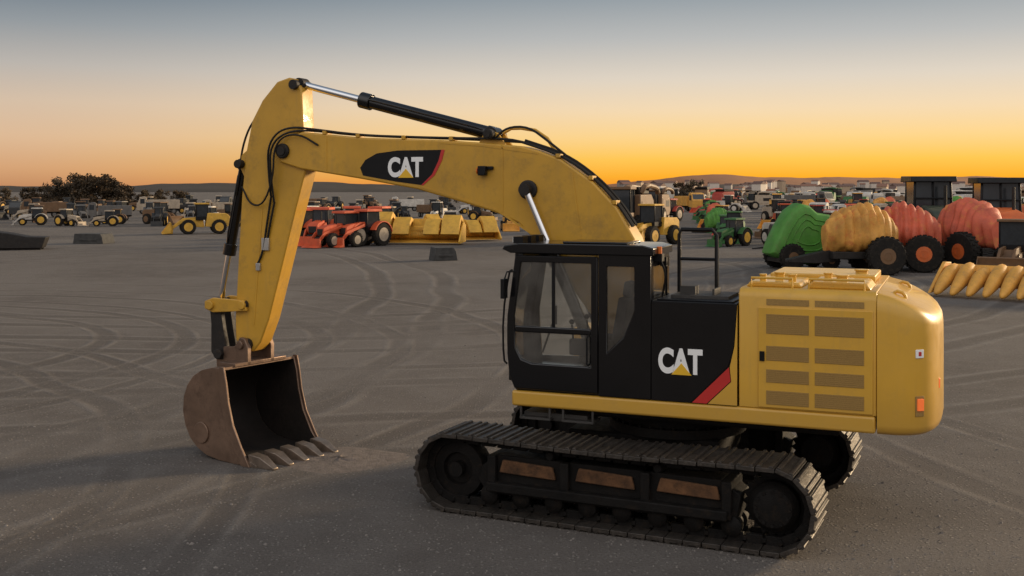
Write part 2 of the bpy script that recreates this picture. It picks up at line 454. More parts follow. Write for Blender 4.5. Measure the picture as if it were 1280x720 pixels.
def make_track(side):
    a = rad(-3)
    off = Matrix.Rotation(a, 3, 'Z') @ Vector((0.40, 1.66 if side > 0 else -1.42, 0))
    W = .84; Lh = 2.12; Rr = .50
    def path(s):
        P1 = 2 * Lh; P2 = math.pi * Rr
        s %= 2 * (P1 + P2)
        if s < P1: return Vector((-Lh + s, 0, .035)), 0.0
        s -= P1
        if s < P2:
            t = s / Rr - math.pi / 2
            return Vector((Lh + Rr * math.cos(t), 0, .035 + Rr + Rr * math.sin(t))), s / Rr
        s -= P2
        if s < P1:
            x = Lh - s
            return Vector((x, 0, .035 + 2 * Rr - .035 * math.cos(math.pi * x / (2 * Lh)) ** 2)), math.pi
        s -= P1
        t = s / Rr + math.pi / 2
        return Vector((-Lh + Rr * math.cos(t), 0, .035 + Rr + Rr * math.sin(t))), math.pi + s / Rr
    per = 4 * Lh + 2 * math.pi * Rr; n = 50; pitch = per / n
    b = MB()
    def pbox(p, ang, lx, ly, lz, sx, sy, sz, m, top=1.0):
        t = Vector((math.cos(ang), 0, math.sin(ang))); o_ = Vector((math.sin(ang), 0, -math.cos(ang)))
        vs = []
        for (i, j, k) in [(-1, -1, -1), (1, -1, -1), (1, 1, -1), (-1, 1, -1), (-1, -1, 1), (1, -1, 1), (1, 1, 1), (-1, 1, 1)]:
            kx = top if k > 0 else 1
            q = p + t * (lx + i * sx / 2 * kx) + o_ * (lz + k * sz / 2); q = q + Vector((0, ly + j * sy / 2, 0)); vs.append(q)
        b.add(vs, [(0, 3, 2, 1), (4, 5, 6, 7), (0, 1, 5, 4), (1, 2, 6, 5), (2, 3, 7, 6), (3, 0, 4, 7)], m)
    for i in range(n):
        p, ang = path(i * pitch)
        wv = random.uniform(-.006, .006)
        pbox(p, ang, 0, wv, -.012, pitch * .95, W, .055, 0)
        pbox(p, ang, -.33 * pitch, wv, .026, .06, W * .985, .026, 0, .6)
        pbox(p, ang, .29 * pitch, wv, .026, .06, W * .985, .026, 0, .6)
        for yy in (-.14, .14):
            pbox(p, ang, 0, yy, -.09, pitch * .86, .07, .12, 1)
        pbox(p, ang, pitch * .5, 0, -.09, .055, .38, .055, 1)
    tr = b.obj('track', [M['shoe'], M['under']], root, off, (0, 0, a), bevel=0.007, seg=2, label='dusty steel crawler track with ribbed shoes')
    sd = side
    f = MB()
    f.prism([(-1.68, .28), (1.66, .28), (1.78, .45), (1.72, .64), (1.5, .80), (-1.5, .80), (-1.74, .64)], -.22, .22, 0)
    f.b2((-1.6, .22, .34), (1.6, .36, .46), 0)
    f.b2((-1.6, -.36, .34), (1.6, -.22, .46), 0)
    for cx in (-1.1, -.02, 1.05):
        s0, s1 = (.22, .27) if sd > 0 else (-.27, -.22)
        f.prism([(cx - .40, .56), (cx + .40, .58), (cx + .35, .75), (cx - .36, .72)], s0, s1, 1)
    for cx in (-1.58, -.56, .52, 1.55):
        f.b2((cx - .06, -.30, .34), (cx + .06, .30, .80), 0)
    f.obj('track_frame', [M['under'], M['rust']], tr, bevel=.015)
    sp = MB(); c = (-Lh, 0, .035 + Rr)
    pts = []
    for i in range(44):
        r_ = .40 if i % 2 == 0 else .345
        t = 2 * math.pi * i / 44
        pts.append((c[0] + r_ * math.cos(t), c[2] + r_ * math.sin(t)))
    sp.prism(pts, -.045, .045, 0)
    sp.lathe(c, [(.26, -.22), (.30, -.1), (.30, .16), (.23, .25), (.12, .27)], 24, 0)
    for i in range(12):
        t = 2 * math.pi * i / 12
        sp.cyl((c[0] + .2 * math.cos(t), .23, c[2] + .2 * math.sin(t)), (c[0] + .2 * math.cos(t), .272, c[2] + .2 * math.sin(t)), .022, 6, 0)
    sp.obj('sprocket', M['under'], tr)
    idl = MB(); c = (Lh, 0, .035 + Rr)
    idl.lathe(c, [(.2, -.15), (.37, -.14), (.40, -.07), (.40, .07), (.37, .14), (.22, .15), (.2, .09), (.1, .09), (.1, .22)], 28, 0)
    idl.obj('idler_wheel', M['under'], tr)
    for i in range(8):
        x = -1.62 + i * 3.24 / 7
        r_ = MB(); r_.lathe((x, 0, .255), [(.06, -.26), (.125, -.22), (.125, -.10), (.09, -.08), (.09, .08), (.125, .10), (.125, .22), (.06, .26)], 16, 0)
        r_.obj('track_roller', M['under'], tr)
    for x in (-.7, .75):
        r_ = MB(); r_.lathe((x, 0, .85), [(.05, -.2), (.075, -.17), (.075, .17), (.05, .22)], 14, 0)
        r_.obj('carrier_roller', M['under'], tr)
    return tr
make_track(1); make_track(-1)

b = MB()
b.b2((-.75, -.8, .55), (1.35, .8, 1.0))
for sx in (1, -1):
    for sy in (1, -1):
        b.prism([(.3 + sx * .5 - .2, .8 * sy), (.3 + sx * .5 + .2, .8 * sy), (.3 + sx * 1.15 + .2, 1.4 * sy), (.3 + sx * 1.15 - .2, 1.4 * sy)], .45, .85, 0, ax='z')
b.obj('undercarriage_frame', M['under'], root, bevel=.03)
b = MB(); b.cyl((0, 0, 1.0), (0, 0, 1.12), .95, 48); b.cyl((0, 0, 1.12), (0, 0, 1.20), .84, 48); b.cyl((0, 0, 1.20), (0, 0, 1.37), .92, 48)
for i in range(36):
    t = i / 36 * 6.283; b.cyl((.9 * math.cos(t), .9 * math.sin(t), 1.12), (.9 * math.cos(t), .9 * math.sin(t), 1.15), .02, 6)
b.obj('swing_bearing', M['under'], root)

b = MB()
b.b2((-2.74, -1.44, 1.39), (1.93, 1.44, 1.60), 0)
b.b2((-2.3, -1.2, 1.28), (1.4, 1.2, 1.39), 1)
b.obj('deck', [M['yellow'], M['under']], root, bevel=.035, seg=3, label='yellow lower deck band')

b = MB()
for x in (1.0, 1.6):
    b.b2((x - .22, 1.1, 1.22), (x + .22, 1.42, 1.25)); b.b2((x - .22, 1.38, 1.25), (x - .19, 1.41, 1.39)); b.b2((x + .19, 1.38, 1.25), (x + .22, 1.41, 1.39))
b.b2((.9, .7, 1.2), (1.8, 1.3, 1.30))
b.obj('boarding_step', M['asph'], root, bevel=.005)

# cab
CY0, CY1 = .47, 1.45
b = MB()
b.prism([(0, 1.6), (1.88, 1.6), (1.95, 1.72), (1.97, 1.9), (0, 1.9)], CY0, CY1 - .05)
RW = [(.22, 2.74), (.36, 2.40), (.59, 2.18), (.59, 3.30), (.22, 3.30)]
b.ring([(0, 1.602), (.35, 1.602), (.70, 1.602), (.70, 3.45), (0, 3.45)], RW, CY1 - .06, CY1 - .002)
b.ring([(0, 1.88), (1.95, 1.88), (1.99, 2.6), (1.84, 3.45), (0, 3.45)], [(.10, 2.0), (1.84, 1.95), (1.88, 2.6), (1.76, 3.38), (.10, 3.38)], CY0, CY0 + .05)
b.ring([(CY0, 1.88), (CY1 - .06, 1.88), (CY1 - .06, 3.45), (CY0, 3.45)], [(CY0 + .1, 2.4), (CY1 - .16, 2.4), (CY1 - .16, 3.3), (CY0 + .1, 3.3)], 0, .05, ax='x')
for y in (CY0 + .03, CY1 - .09):
    b.tube([(1.94, y, 1.75), (1.99, y, 2.1), (1.99, y, 2.6), (1.88, y, 3.3), (1.82, y, 3.44)], .035, 8, smooth=1)
b.b2((1.92, CY0, 1.72), (1.99, CY1 - .06, 1.95)); b.b2((1.78, CY0, 3.34), (1.9, CY1 - .06, 3.46))
cab = b.obj('cab', M['gloss'], root, bevel=.018, seg=3, label='glossy black operator cab with large see-through windows')
b = MB()
b.prism([(-.04, 3.45), (1.93, 3.45), (2.05, 3.50), (2.02, 3.55), (1.8, 3.585), (.1, 3.585), (-.04, 3.55)], CY0 - .03, CY1 + .03)
b.b2((.35, CY0 + .15, 3.585), (1.25, CY1 - .15, 3.61))
b.obj('roof', M['gloss'], cab, bevel=.025, seg=3)
for y in (.66, .97, 1.28):
    b = MB(); b.box((1.86, y, 3.62), (.14, .18, .09), 0); b.box((1.935, y, 3.62), (.02, .15, .07), 1)
    b.obj('roof_lamp', [M['black'], M['lampw']], cab)
b = MB()
b.ring([(.71, 1.63), (1.88, 1.63), (1.955, 1.80), (1.985, 2.1), (1.985, 2.6), (1.87, 3.42), (.71, 3.42)],
       [(.80, 1.98), (1.62, 1.98), (1.78, 2.03), (1.865, 2.18), (1.885, 2.6), (1.785, 3.33), (.80, 3.33)], CY1 - .045, CY1 + .012)
b.b2((.80, CY1 - .03, 2.39), (1.875, CY1 + .010, 2.475))
door = b.obj('door', M['gloss'], cab, bevel=.018, seg=3)
b = MB(); b.tube([(.84, CY1 + .01, 2.0), (.84, CY1 + .06, 2.02), (.84, CY1 + .06, 2.36), (.84, CY1 + .01, 2.38)], .013, 8)
b.obj('handle', M['black'], door)
b = MB(); b.prism([(.80, 2.475), (1.88, 2.475), (1.885, 2.6), (1.785, 3.33), (.80, 3.33)], CY1 - .022, CY1 - .016); b.obj('window', M['glass'], door)
b = MB(); b.prism([(.80, 1.98), (1.62, 1.98), (1.78, 2.03), (1.865, 2.18), (1.875, 2.39), (.80, 2.39)], CY1 - .024, CY1 - .018); b.obj('window', M['glass'], door)
b = MB(); b.b2((1.31, CY1 - .035, 2.475), (1.35, CY1 - .005, 3.33)); b.obj('window_slide', M['black'], door)
b = MB(); b.prism(RW, CY1 - .034, CY1 - .028); b.obj('window', M['glass'], cab)
b = MB(); b.prism([(.10, 2.0), (1.84, 1.95), (1.88, 2.6), (1.76, 3.38), (.10, 3.38)], CY0 + .02, CY0 + .026); b.obj('window', M['glass'], cab)
b = MB(); b.b2((.02, CY0 + .1, 2.4), (.026, CY1 - .16, 3.3)); b.obj('window', M['glass'], cab)
b = MB(); b.prism([(1.975, 1.95), (1.985, 1.95), (2.005, 2.3), (2.0, 2.6), (1.88, 3.34), (1.87, 3.34), (1.99, 2.6), (1.995, 2.3)], CY0 + .06, CY1 - .12); b.obj('windscreen', M['glass'], cab)
b = MB()
b.b2((.5, .72, 1.98), (1.05, 1.22, 2.14)); b.box((.5, .97, 2.5), (.14, .48, .75), rot=(0, rad(-10), 0)); b.box((.42, .97, 2.98), (.1, .28, .2), rot=(0, rad(-8), 0))
b.b2((.55, .6, 2.1), (1.15, .7, 2.32)); b.b2((.55, 1.24, 2.1), (1.15, 1.34, 2.32)); b.b2((.6, .75, 1.9), (1.0, 1.2, 1.98))
b.obj('seat', M['seat'], cab, bevel=.03, seg=3)
for y in (.65, 1.29):
    b = MB()
    b.tube([(1.1, y, 2.3), (1.12, y, 2.5)], .014); b.lathe((1.12, y, 2.54), [(.01, -.03), (.035, -.015), (.035, .015), (.01, .03)], 10)
    b.obj('control_lever', M['black'], cab)
b = MB(); b.box((1.6, .62, 2.55), (.06, .2, .26), rot=(0, 0, rad(20))); b.tube([(1.65, .6, 2.4), (1.8, .58, 2.0)], .015); b.obj('monitor', M['black'], cab)
b = MB(); b.tube([(1.86, CY1, 3.2), (1.95, CY1 + .1, 3.2), (1.97, CY1 + .14, 3.1)], .012); b.box((1.97, CY1 + .15, 2.98), (.05, .14, .26)); b.obj('mirror', M['black'], cab, bevel=.01)
b = MB(); b.tube([(2.0, CY1 - .03, 1.95), (2.04, CY1, 2.0), (2.05, CY1, 2.6), (1.96, CY1, 3.2), (1.92, CY1 - .03, 3.22)], .014, smooth=1)
b.obj('grab_rail', M['black'], cab)
b = MB(); b.box((-.05, 1.2, 3.42), (.10, .12, .1), 0); b.cyl((-.05, 1.2, 3.47), (-.05, 1.2, 3.56), .035, 12, 1)
b.box((-.05, .9, 3.35), (.08, .18, .12), 0); b.tube([(-.03, 1.1, 3.4), (-.12, 1.1, 3.2), (-.06, 1.1, 2.9)], .015, 6, 0, 2)
b.obj('rear_lamp', [M['black'], M['orange']], cab)

# black side box
b = MB()
b.b2((-1.10, .3, 1.6), (-.003, 1.43, 2.88), 0)
b.b2((-1.05, .35, 2.88), (-.06, 1.38, 2.90), 0)
sb = b.obj('side_panel', M['black'], root, bevel=.015, label='black side panel with white lettering')
b = MB(); b.prism([(-.01, 1.612), (-.52, 1.612), (-.99, 2.10), (-1.06, 2.35), (-1.097, 2.86), (-.01, 2.86)], 1.43, 1.447); b.obj('panel_skin', M['gloss'], sb)
b = MB(); b.prism([(-.535, 1.612), (-.72, 1.612), (-1.02, 1.91), (-1.0, 2.085)], 1.43, 1.449); b.obj('stripe', M['red'], sb)
b = MB(); b.prism([(-.735, 1.612), (-1.10, 1.612), (-1.105, 2.86), (-1.07, 2.35), (-1.01, 2.085), (-1.03, 1.905)], 1.43, 1.4475); b.obj('panel_trim', M['yellow'], sb)
lettering(sb, 'CAT', -.10, 1.96, .57, .33, 1.4505, M['white'], .045)
b = MB(); b.prism([(-.27, 1.952), (-.53, 1.952), (-.40, 2.10)], 1.448, 1.457); b.obj('emblem_triangle', M['logoy'], sb)
b = MB(); b.b2((-1.10, -1.43, 1.6), (.2, -.35, 2.75)); b.b2((-1.1, -.33, 1.6), (-.6, .29, 2.6)); b.b2((.2, -1.43, 1.6), (1.8, -.75, 2.2))
b.obj('tank_housing', M['yellow'], root, bevel=.03)

# hood
b = MB()
b.prism([(-1.43, 1.6), (1.43, 1.6), (1.43, 2.97), (1.415, 3.02), (1.375, 3.06), (1.31, 3.08), (-1.34, 3.08), (-1.41, 3.04), (-1.43, 2.98)], -2.75, -1.12, 0, ax='x')
hood = b.obj('engine_hood', M['yellow'], root, bevel=.012, label='yellow engine housing with mesh vents')
b = MB(); b.b2((-2.71, 1.43, 1.62), (-1.36, 1.448, 2.85)); hd = b.obj('access_door', M['yellow'], hood, bevel=.006)
for (xa, xb) in ((-1.46, -1.97), (-2.04, -2.61)):
    for (za, zb) in ((2.53, 2.77), (2.20, 2.38), (1.93, 2.09), (1.66, 1.83)):
        b = MB(); b.b2((xa, 1.446, za), (xb, 1.4535, zb), 0)
        k = int((zb - za) / .022)
        for i in range(k):
            z = za + (i + .5) * (zb - za) / k
            b.b2((xa - .006, 1.452, z - .004), (xb + .006, 1.4575, z + .004), 0)
        b.obj('vent_grille', [M['vent']], hd)
    b = MB(); b.b2((xa, 1.43, 2.88), (xb, 1.4375, 2.955)); b.obj('vent_grille', M['vent'], hood)
b = MB(); b.box((-1.41, 1.46, 2.25), (.06, .02, .12)); b.obj('latch', M['black'], hd, bevel=.004)
def hoodpart(name, fn, mt='yellow', bv=.02):
    b = MB(); fn(b); return b.obj(name, M[mt], hood, bevel=bv, seg=3)
hoodpart('hood_cover', lambda b: b.prism([(-2.68, 3.08), (-2.62, 3.16), (-1.98, 3.17), (-1.92, 3.08)], .35, 1.22))
hoodpart('hood_cover', lambda b: b.prism([(-1.86, 3.08), (-1.82, 3.14), (-1.22, 3.15), (-1.17, 3.08)], .2, 1.2))
hoodpart('hood_cover', lambda b: b.b2((-2.65, -1.1, 3.08), (-1.3, .1, 3.18)))
for p in ((-1.5, .6, .06), (-2.3, .8, .07), (-2.1, .5, .05), (-2.45, -.3, .08), (-1.7, .9, .05), (-1.35, 1.0, .04)):
    b = MB(); b.cyl((p[0], p[1], 3.1), (p[0], p[1], 3.21), p[2], 14); b.cyl((p[0], p[1], 3.21), (p[0], p[1], 3.23), p[2] * 1.2, 14); b.obj('filler_cap', M['yellow'], hood, bevel=.004)
for (xa, xb) in ((-1.25, -1.75), (-1.95, -2.6)):
    b = MB(); b.tube([(xa, 1.28, 3.07), (xa, 1.28, 3.2), (xb, 1.28, 3.2), (xb, 1.28, 3.07)], .016); b.obj('grab_rail', M['yellow'], hood)

# counterweight
def plan(ins):
    base = [(-2.755, 1.44), (-2.93, 1.44), (-3.06, 1.42), (-3.17, 1.37), (-3.27, 1.285), (-3.345, 1.17), (-3.40, 1.02), (-3.44, .8), (-3.47, .45), (-3.48, 0)]
    full = base + [(x, -y) for (x, y) in base[::-1][1:]]
    return [(-2.755 + (x + 2.755) * (1 - ins / .725), y * (1 - ins / 1.44)) for x, y in full]
b = MB()
def lvl(z, ins, k=0): return [(x, y, z - k * ((-2.755 - x) / .725) ** 1.3) for x, y in plan(ins)]
b.loft([lvl(1.375, .14), lvl(1.385, .07), lvl(1.43, .015), lvl(1.50, 0), lvl(2.1, 0, .0), lvl(2.60, .0, .08), lvl(2.84, .004, .20), lvl(2.95, .015, .26), lvl(3.02, .045, .29), lvl(3.055, .09, .31), lvl(3.065, .15, .31)])
cw = b.obj('counterweight', M['yellow'], root, ang=50, label='yellow counterweight with rounded corners and sloping top')
def cwobj(name, x, y, nx, ny, w_, h_, z, mt, t=.02):
    b = MB(); a = math.atan2(ny, nx)
    b.box((x + nx * t * .2, y + ny * t * .2, z), (t, w_, h_), 0, rot=(0, 0, a)); return b.obj(name, mt, cw, bevel=.004)
A = (-3.225, 1.325, -.66, .75)
cwobj('lamp_surround', *A, .12, .24, 1.74, M['vent'], .016)
cwobj('tail_lamp', *A, .08, .14, 1.76, M['lampred'], .05)
cwobj('warning_sticker', *A, .11, .10, 2.36, M['white'], .016)
cwobj('warning_sticker', *A, .04, .05, 2.36, M['red'], .024)
cwobj('reflector', -3.435, .82, -.97, .2, .04, .12, 1.95, M['lampred'], .014)
for y in (.75, -.75):
    b = MB(); b.tube([(-2.92, y, 2.95), (-2.92, y, 3.05), (-3.04, y, 3.02), (-3.06, y, 2.9)], .022, 8, 0, 1); b.obj('lifting_eye', M['yellow'], cw)

# hand rail
b = MB()
b.tube([(-.20, .72, 2.88), (-.20, .72, 3.70), (-.23, .72, 3.77), (-.64, .72, 3.77), (-.70, .72, 3.70), (-.70, .72, 2.88)], .028, 10)
b.tube([(-.20, .72, 3.38), (-.70, .72, 3.38)], .022)
b.obj('handrail', M['black'], root)
b = MB(); b.b2((-.95, .5, 2.90), (-.2, 1.2, 2.94)); b.b2((-.75, .7, 2.94), (-.72, 1.1, 3.02)); b.b2((-.5, .9, 2.94), (-.3, 1.1, 3.05)); b.obj('walkway_plate', M['asph'], root)

# boom
b = MB()
prof = [(.12, 1.95), (.22, 2.6), (.40, 3.2), (.56, 3.62), (.82, 4.05), (1.17, 4.41), (1.66, 4.74), (2.0, 4.87), (2.28, 4.94), (2.91, 5.0), (3.57, 5.05), (4.95, 5.11), (6.0, 5.22), (6.35, 5.12), (6.5, 4.93), (6.42, 4.74), (6.04, 4.63),
        (4.95, 4.47), (3.98, 4.31), (3.17, 4.10), (2.66, 3.96), (2.32, 3.82), (2.0, 3.52), (1.5, 2.9), (.95, 2.2), (.6, 1.85), (.3, 1.8)]
b.prism(prof, -.23, .23)
boom = b.obj('boom', M['boomyel'], root, bevel=.025, seg=3, label='yellow arched boom with black decal')
for pts in ([(2.0, 4.84), (2.91, 4.97), (3.57, 5.02), (3.57, 4.995), (2.91, 4.945), (2.0, 4.815)], [(2.0, 3.62), (2.66, 4.02), (3.9, 4.36), (3.9, 4.335), (2.66, 3.99), (2.0, 3.58)],
            [(2.55, 3.96), (2.58, 3.96), (2.58, 4.96), (2.55, 4.95)], [(5.55, 4.58), (5.58, 4.58), (5.58, 5.15), (5.55, 5.15)], [(1.2, 2.65), (1.23, 2.65), (1.5, 4.55), (1.47, 4.55)]):
    b = MB(); b.prism(pts, .23, .236); b.obj('weld_seam', M['boomyel'], boom)
b = MB(); b.prism([(4.95, 4.64), (4.86, 4.76), (4.66, 4.86), (4.3, 4.90), (3.53, 4.90), (3.58, 4.74), (3.70, 4.52), (3.88, 4.37), (4.3, 4.42), (4.9, 4.52)], .23, .2345)
b.obj('decal', M['black'], boom)
b = MB(); b.prism([(3.50, 4.90), (3.545, 4.74), (3.665, 4.52), (3.86, 4.365), (3.89, 4.37), (3.71, 4.53), (3.60, 4.74), (3.555, 4.90)], .23, .2375); b.obj('stripe', M['red'], boom)
lettering(boom, 'CAT', 4.46, 4.49, .60, .31, .2385, M['white'], .045)
b = MB(); b.prism([(4.28, 4.482), (4.02, 4.482), (4.15, 4.62)], .236, .2455); b.obj('emblem_triangle', M['logoy'], boom)
for (x, z, r_) in ((2.15, 4.30, .14), (6.36, 4.92, .12), (2.78, 5.12, .08), (.35, 2.1, .16)):
    b = MB()
    b.lathe((x, 0, z), [(r_ * .5, -.30), (r_, -.29), (r_, .27), (r_ * .85, .285), (r_ * .6, .285), (r_ * .6, .305), (.01, .305)], 24)
    b.obj('pin_boss', M['steel'], boom)
for y0, y1 in ((-.16, -.1), (.1, .16)):
    b = MB(); b.prism([(3.0, 4.95), (2.9, 5.13), (2.78, 5.20), (2.66, 5.13), (2.5, 4.9)], y0, y1); b.obj('cylinder_lug', M['boomyel'], boom, bevel=.01)
b = MB(); b.box((2.85, .30, 4.58), (.12, .1, .14), 0); b.cyl((2.92, .3, 4.58), (2.94, .3, 4.58), .05, 14, 1); b.box((2.75, .25, 4.62), (.1, .06, .05), 0)
b.obj('work_lamp', [M['black'], M['orange']], boom, bevel=.01)
def off(pts, dz, y): return [(x, y, z + dz) for x, z in pts]
top = [(.6, 3.72), (.82, 4.05), (1.17, 4.41), (1.66, 4.74), (2.28, 4.94)]
H = []
for k, (dz, y) in enumerate(((.06, .10), (.06, .17), (.07, -.05), (.09, .03))): H.append((off(top, dz, y), .02))
H.append(([(2.28, .12, 5.0), (2.5, .2, 5.05), (3.2, .2, 5.07), (4.0, .2, 5.10), (5.0, .2, 5.15), (5.9, .2, 5.27), (6.2, .24, 5.30), (6.45, .28, 5.22), (6.62, .28, 4.98), (6.62, .26, 4.6), (6.60, .22, 4.2)], .018))
H.append(([(2.28, .05, 5.0), (3.2, .14, 5.06), (5.0, .14, 5.14), (5.9, .16, 5.25), (6.3, .28, 5.22), (6.55, .31, 5.0), (6.56, .30, 4.6), (6.54, .22, 4.1)], .018))
H.append(([(5.7, .25, 5.0), (6.0, .30, 5.18), (6.30, .32, 5.16), (6.48, .32, 4.95), (6.50, .30, 4.5), (6.7, .28, 4.05), (7.0, .22, 4.05), (7.2, .16, 4.35)], .016))
H.append(([(2.7, .2, 5.05), (2.5, .22, 5.22), (2.15, .22, 5.22), (1.85, .2, 5.0), (1.6, .16, 4.8)], .018))
for pts, r_ in H:
    b = MB(); b.tube(pts, r_, 6, 0, 2); b.obj('hydraulic_hose', M['hose'], boom)
for (x, z) in ((3.4, 5.05), (4.2, 5.08), (5.0, 5.12), (5.6, 5.18), (1.2, 4.45), (1.7, 4.77), (.85, 4.10)):
    b = MB(); b.box((x, .14, z + .02), (.06, .2, .06)); b.obj('hose_clamp', M['boomyel'], boom, bevel=.005)
b = MB()
b.tube([(1.75, -.08, 4.75), (2.05, -.08, 5.16), (2.5, -.08, 5.24), (2.68, -.08, 5.15)], .028, 6, 0, 1)
b.obj('steel_pipe', M['boomyel'], boom)

def hyd(name, p0, p1, f, rb, rr_, parent, y=0):
    p0 = Vector((p0[0], y, p0[1])); p1 = Vector((p1[0], y, p1[1])); pm = p0.lerp(p1, f); dd = (p1 - p0).normalized()
    b = MB(); b.cyl(p0, pm, rb, 24); b.cyl(pm - dd * .16, pm + dd * .03, rb * 1.28, 24); b.cyl(p0 - dd * .02, p0 + dd * .1, rb * 1.15, 24)
    b.cyl(p0 + Vector((0, -rb * 1.4, 0)), p0 + Vector((0, rb * 1.4, 0)), rb * 1.1, 18)
    b.tube([p0 + dd * .15 + Vector((0, rb, .03)), p0 + dd * .25 + Vector((0, rb * 1.4, .05)), pm - dd * .3 + Vector((0, rb * 1.4, .05)), pm - dd * .1 + Vector((0, rb, .03))], .014, 6)
    o = b.obj(name, M['gloss'], parent, bevel=.004)
    b = MB(); b.cyl(pm, p1, rr_, 20); b.obj('cylinder_rod', M['chrome'], o)
    b = MB(); b.cyl(p1 + Vector((0, -rr_ * 1.7, 0)), p1 + Vector((0, rr_ * 1.7, 0)), rr_ * 1.7, 18); b.obj('rod_eye', M['steel'], o)
    return o
hyd('boom_cylinder', (1.05, 1.85), (2.15, 4.30), .62, .085, .05, root, .34)
hyd('boom_cylinder', (1.05, 1.85), (2.15, 4.30), .62, .085, .05, root, -.34)
hyd('stick_cylinder', (2.80, 5.13), (6.16, 6.0), .665, .10, .058, root, 0)

# stick
b = MB()
b.prism([(6.30, 6.10), (6.52, 6.04), (6.8, 5.75), (7.0, 5.42), (7.12, 4.9), (7.2, 4.2), (7.26, 3.3), (7.33, 2.2), (7.32, 1.85), (7.2, 1.68), (6.98, 1.66), (6.84, 1.82), (6.68, 2.2), (6.42, 3.1), (6.18, 3.95), (5.98, 4.62), (6.03, 5.3), (6.06, 5.9), (6.16, 6.07)], -.17, .17)
stick = b.obj('stick', M['boomyel'], root, bevel=.025, seg=3, label='yellow dipper arm pointing down to the bucket')
b = MB(); b.prism([(6.95, 2.1), (6.98, 2.1), (6.8, 4.2), (6.77, 4.2)], .17, .176); b.obj('weld_seam', M['boomyel'], stick)
for y0, y1 in ((-.12, -.07), (.07, .12)):
    b = MB(); b.prism([(6.9, 4.4), (7.18, 4.5), (7.3, 4.72), (7.26, 4.85), (7.06, 5.0)], y0, y1); b.obj('cylinder_lug', M['boomyel'], stick, bevel=.006)
for (x, z, r_) in ((7.24, 4.72, .07), (7.14, 2.42, .08), (7.08, 1.78, .10), (6.18, 5.98, .08)):
    b = MB(); b.cyl((x, -.24, z), (x, .24, z), r_, 20); b.obj('pin_boss', M['steel'], stick, bevel=.006)
for pts, r_ in (([(6.60, .21, 4.2), (6.70, .2, 3.7), (6.76, .2, 3.3), (6.9, .19, 3.05)], .018), ([(6.54, .21, 4.1), (6.66, .2, 3.6), (6.70, .19, 3.4)], .018),
                ([(6.86, .0, 5.6), (7.1, .05, 5.4), (7.24, .1, 5.0), (7.27, .12, 4.6), (7.36, .1, 4.2)], .018)):
    b = MB(); b.tube(pts, r_, 6, 0, 2); b.obj('hydraulic_hose', M['hose'], stick)
b = MB(); b.box((6.72, .19, 3.42), (.14, .05, .2)); b.obj('valve_block', M['silver'], stick, bevel=.006)
b = MB(); b.box((6.86, .19, 3.05), (.08, .05, .12)); b.obj('valve_block', M['silver'], stick, bevel=.006)
hyd('bucket_cylinder', (7.26, 4.72), (7.74, 2.42), .64, .085, .052, root, 0)

b = MB()
for y in (.22, -.22):
    b.prism([(7.05, 2.33), (7.1, 2.50), (7.72, 2.52), (7.88, 2.46), (7.88, 2.34), (7.72, 2.28)], y - .03, y + .03)
b.cyl((7.76, -.3, 2.4), (7.76, .3, 2.4), .075, 18)
b.cyl((7.14, -.28, 2.42), (7.14, .28, 2.42), .07, 18)
b.obj('rocker_link', M['boomyel'], root, bevel=.012)
b = MB()
for y in (.13, -.13):
    b.prism([(7.62, 2.36), (7.70, 2.50), (7.84, 2.46), (7.80, 2.1), (7.80, 1.62), (7.70, 1.50), (7.54, 1.50), (7.48, 1.62), (7.56, 2.0)], y - .05, y + .05)
b.cyl((7.62, -.26, 1.6), (7.62, .26, 1.6), .08, 18)
b.obj('bucket_link', M['steel'], root, bevel=.01)

# bucket
bk = empty('bucket', (7.04, 0, 0), rad(-13), root)
cv = [(-.72, .02), (-.4, .0), (0, .01), (.30, .05), (.52, .14), (.70, .28), (.82, .47), (.88, .70), (.86, .93), (.77, 1.13), (.62, 1.29), (.42, 1.40), (.18, 1.46), (-.1, 1.48)]
def inset(c, t):
    o_ = []
    for i, p in enumerate(c):
        a_ = c[max(i - 1, 0)]; b_ = c[min(i + 1, len(c) - 1)]
        dx, dz = b_[0] - a_[0], b_[1] - a_[1]; l_ = math.hypot(dx, dz)
        o_.append((p[0] - dz / l_ * t, p[1] + dx / l_ * t))
    return o_
inn = inset(cv, .04)
b = MB(); b.prism(cv + inn[::-1], -.74, .74, 0)
b.obj('bucket_shell', M['bucket'], bk, ang=30)
side = cv[:] + [(-.17, 1.25), (-.22, .95), (-.33, .6), (-.52, .27)]
for y in (.74, -.775):
    b2_ = MB(); b2_.prism(side, y, y + .035, 0)
    yo = y + .035 if y > 0 else y
    b2_.prism([(-.74, .0), (-.55, .0), (-.36, .27), (-.17, .6), (-.08, .95), (-.02, 1.3), (-.04, 1.5), (-.14, 1.5), (-.20, 1.25), (-.25, .95), (-.36, .6), (-.56, .27)], yo - .005, yo + .03 if y > 0 else yo - .03, 0)
    b2_.cyl((.40, yo, .40), (.40, yo + (.03 if y > 0 else -.03), .40), .17, 24)
    b2_.obj('side_plate', M['bucket'], bk, bevel=.008)
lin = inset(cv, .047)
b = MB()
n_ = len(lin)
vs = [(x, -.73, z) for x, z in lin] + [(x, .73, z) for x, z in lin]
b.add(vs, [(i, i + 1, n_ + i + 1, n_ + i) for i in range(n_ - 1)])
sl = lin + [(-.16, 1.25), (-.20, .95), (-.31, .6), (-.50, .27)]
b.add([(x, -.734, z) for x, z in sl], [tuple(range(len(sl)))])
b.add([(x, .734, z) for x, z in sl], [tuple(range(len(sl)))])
b.obj('bucket_inner_shade', M['bucketin'], bk)
b = MB()
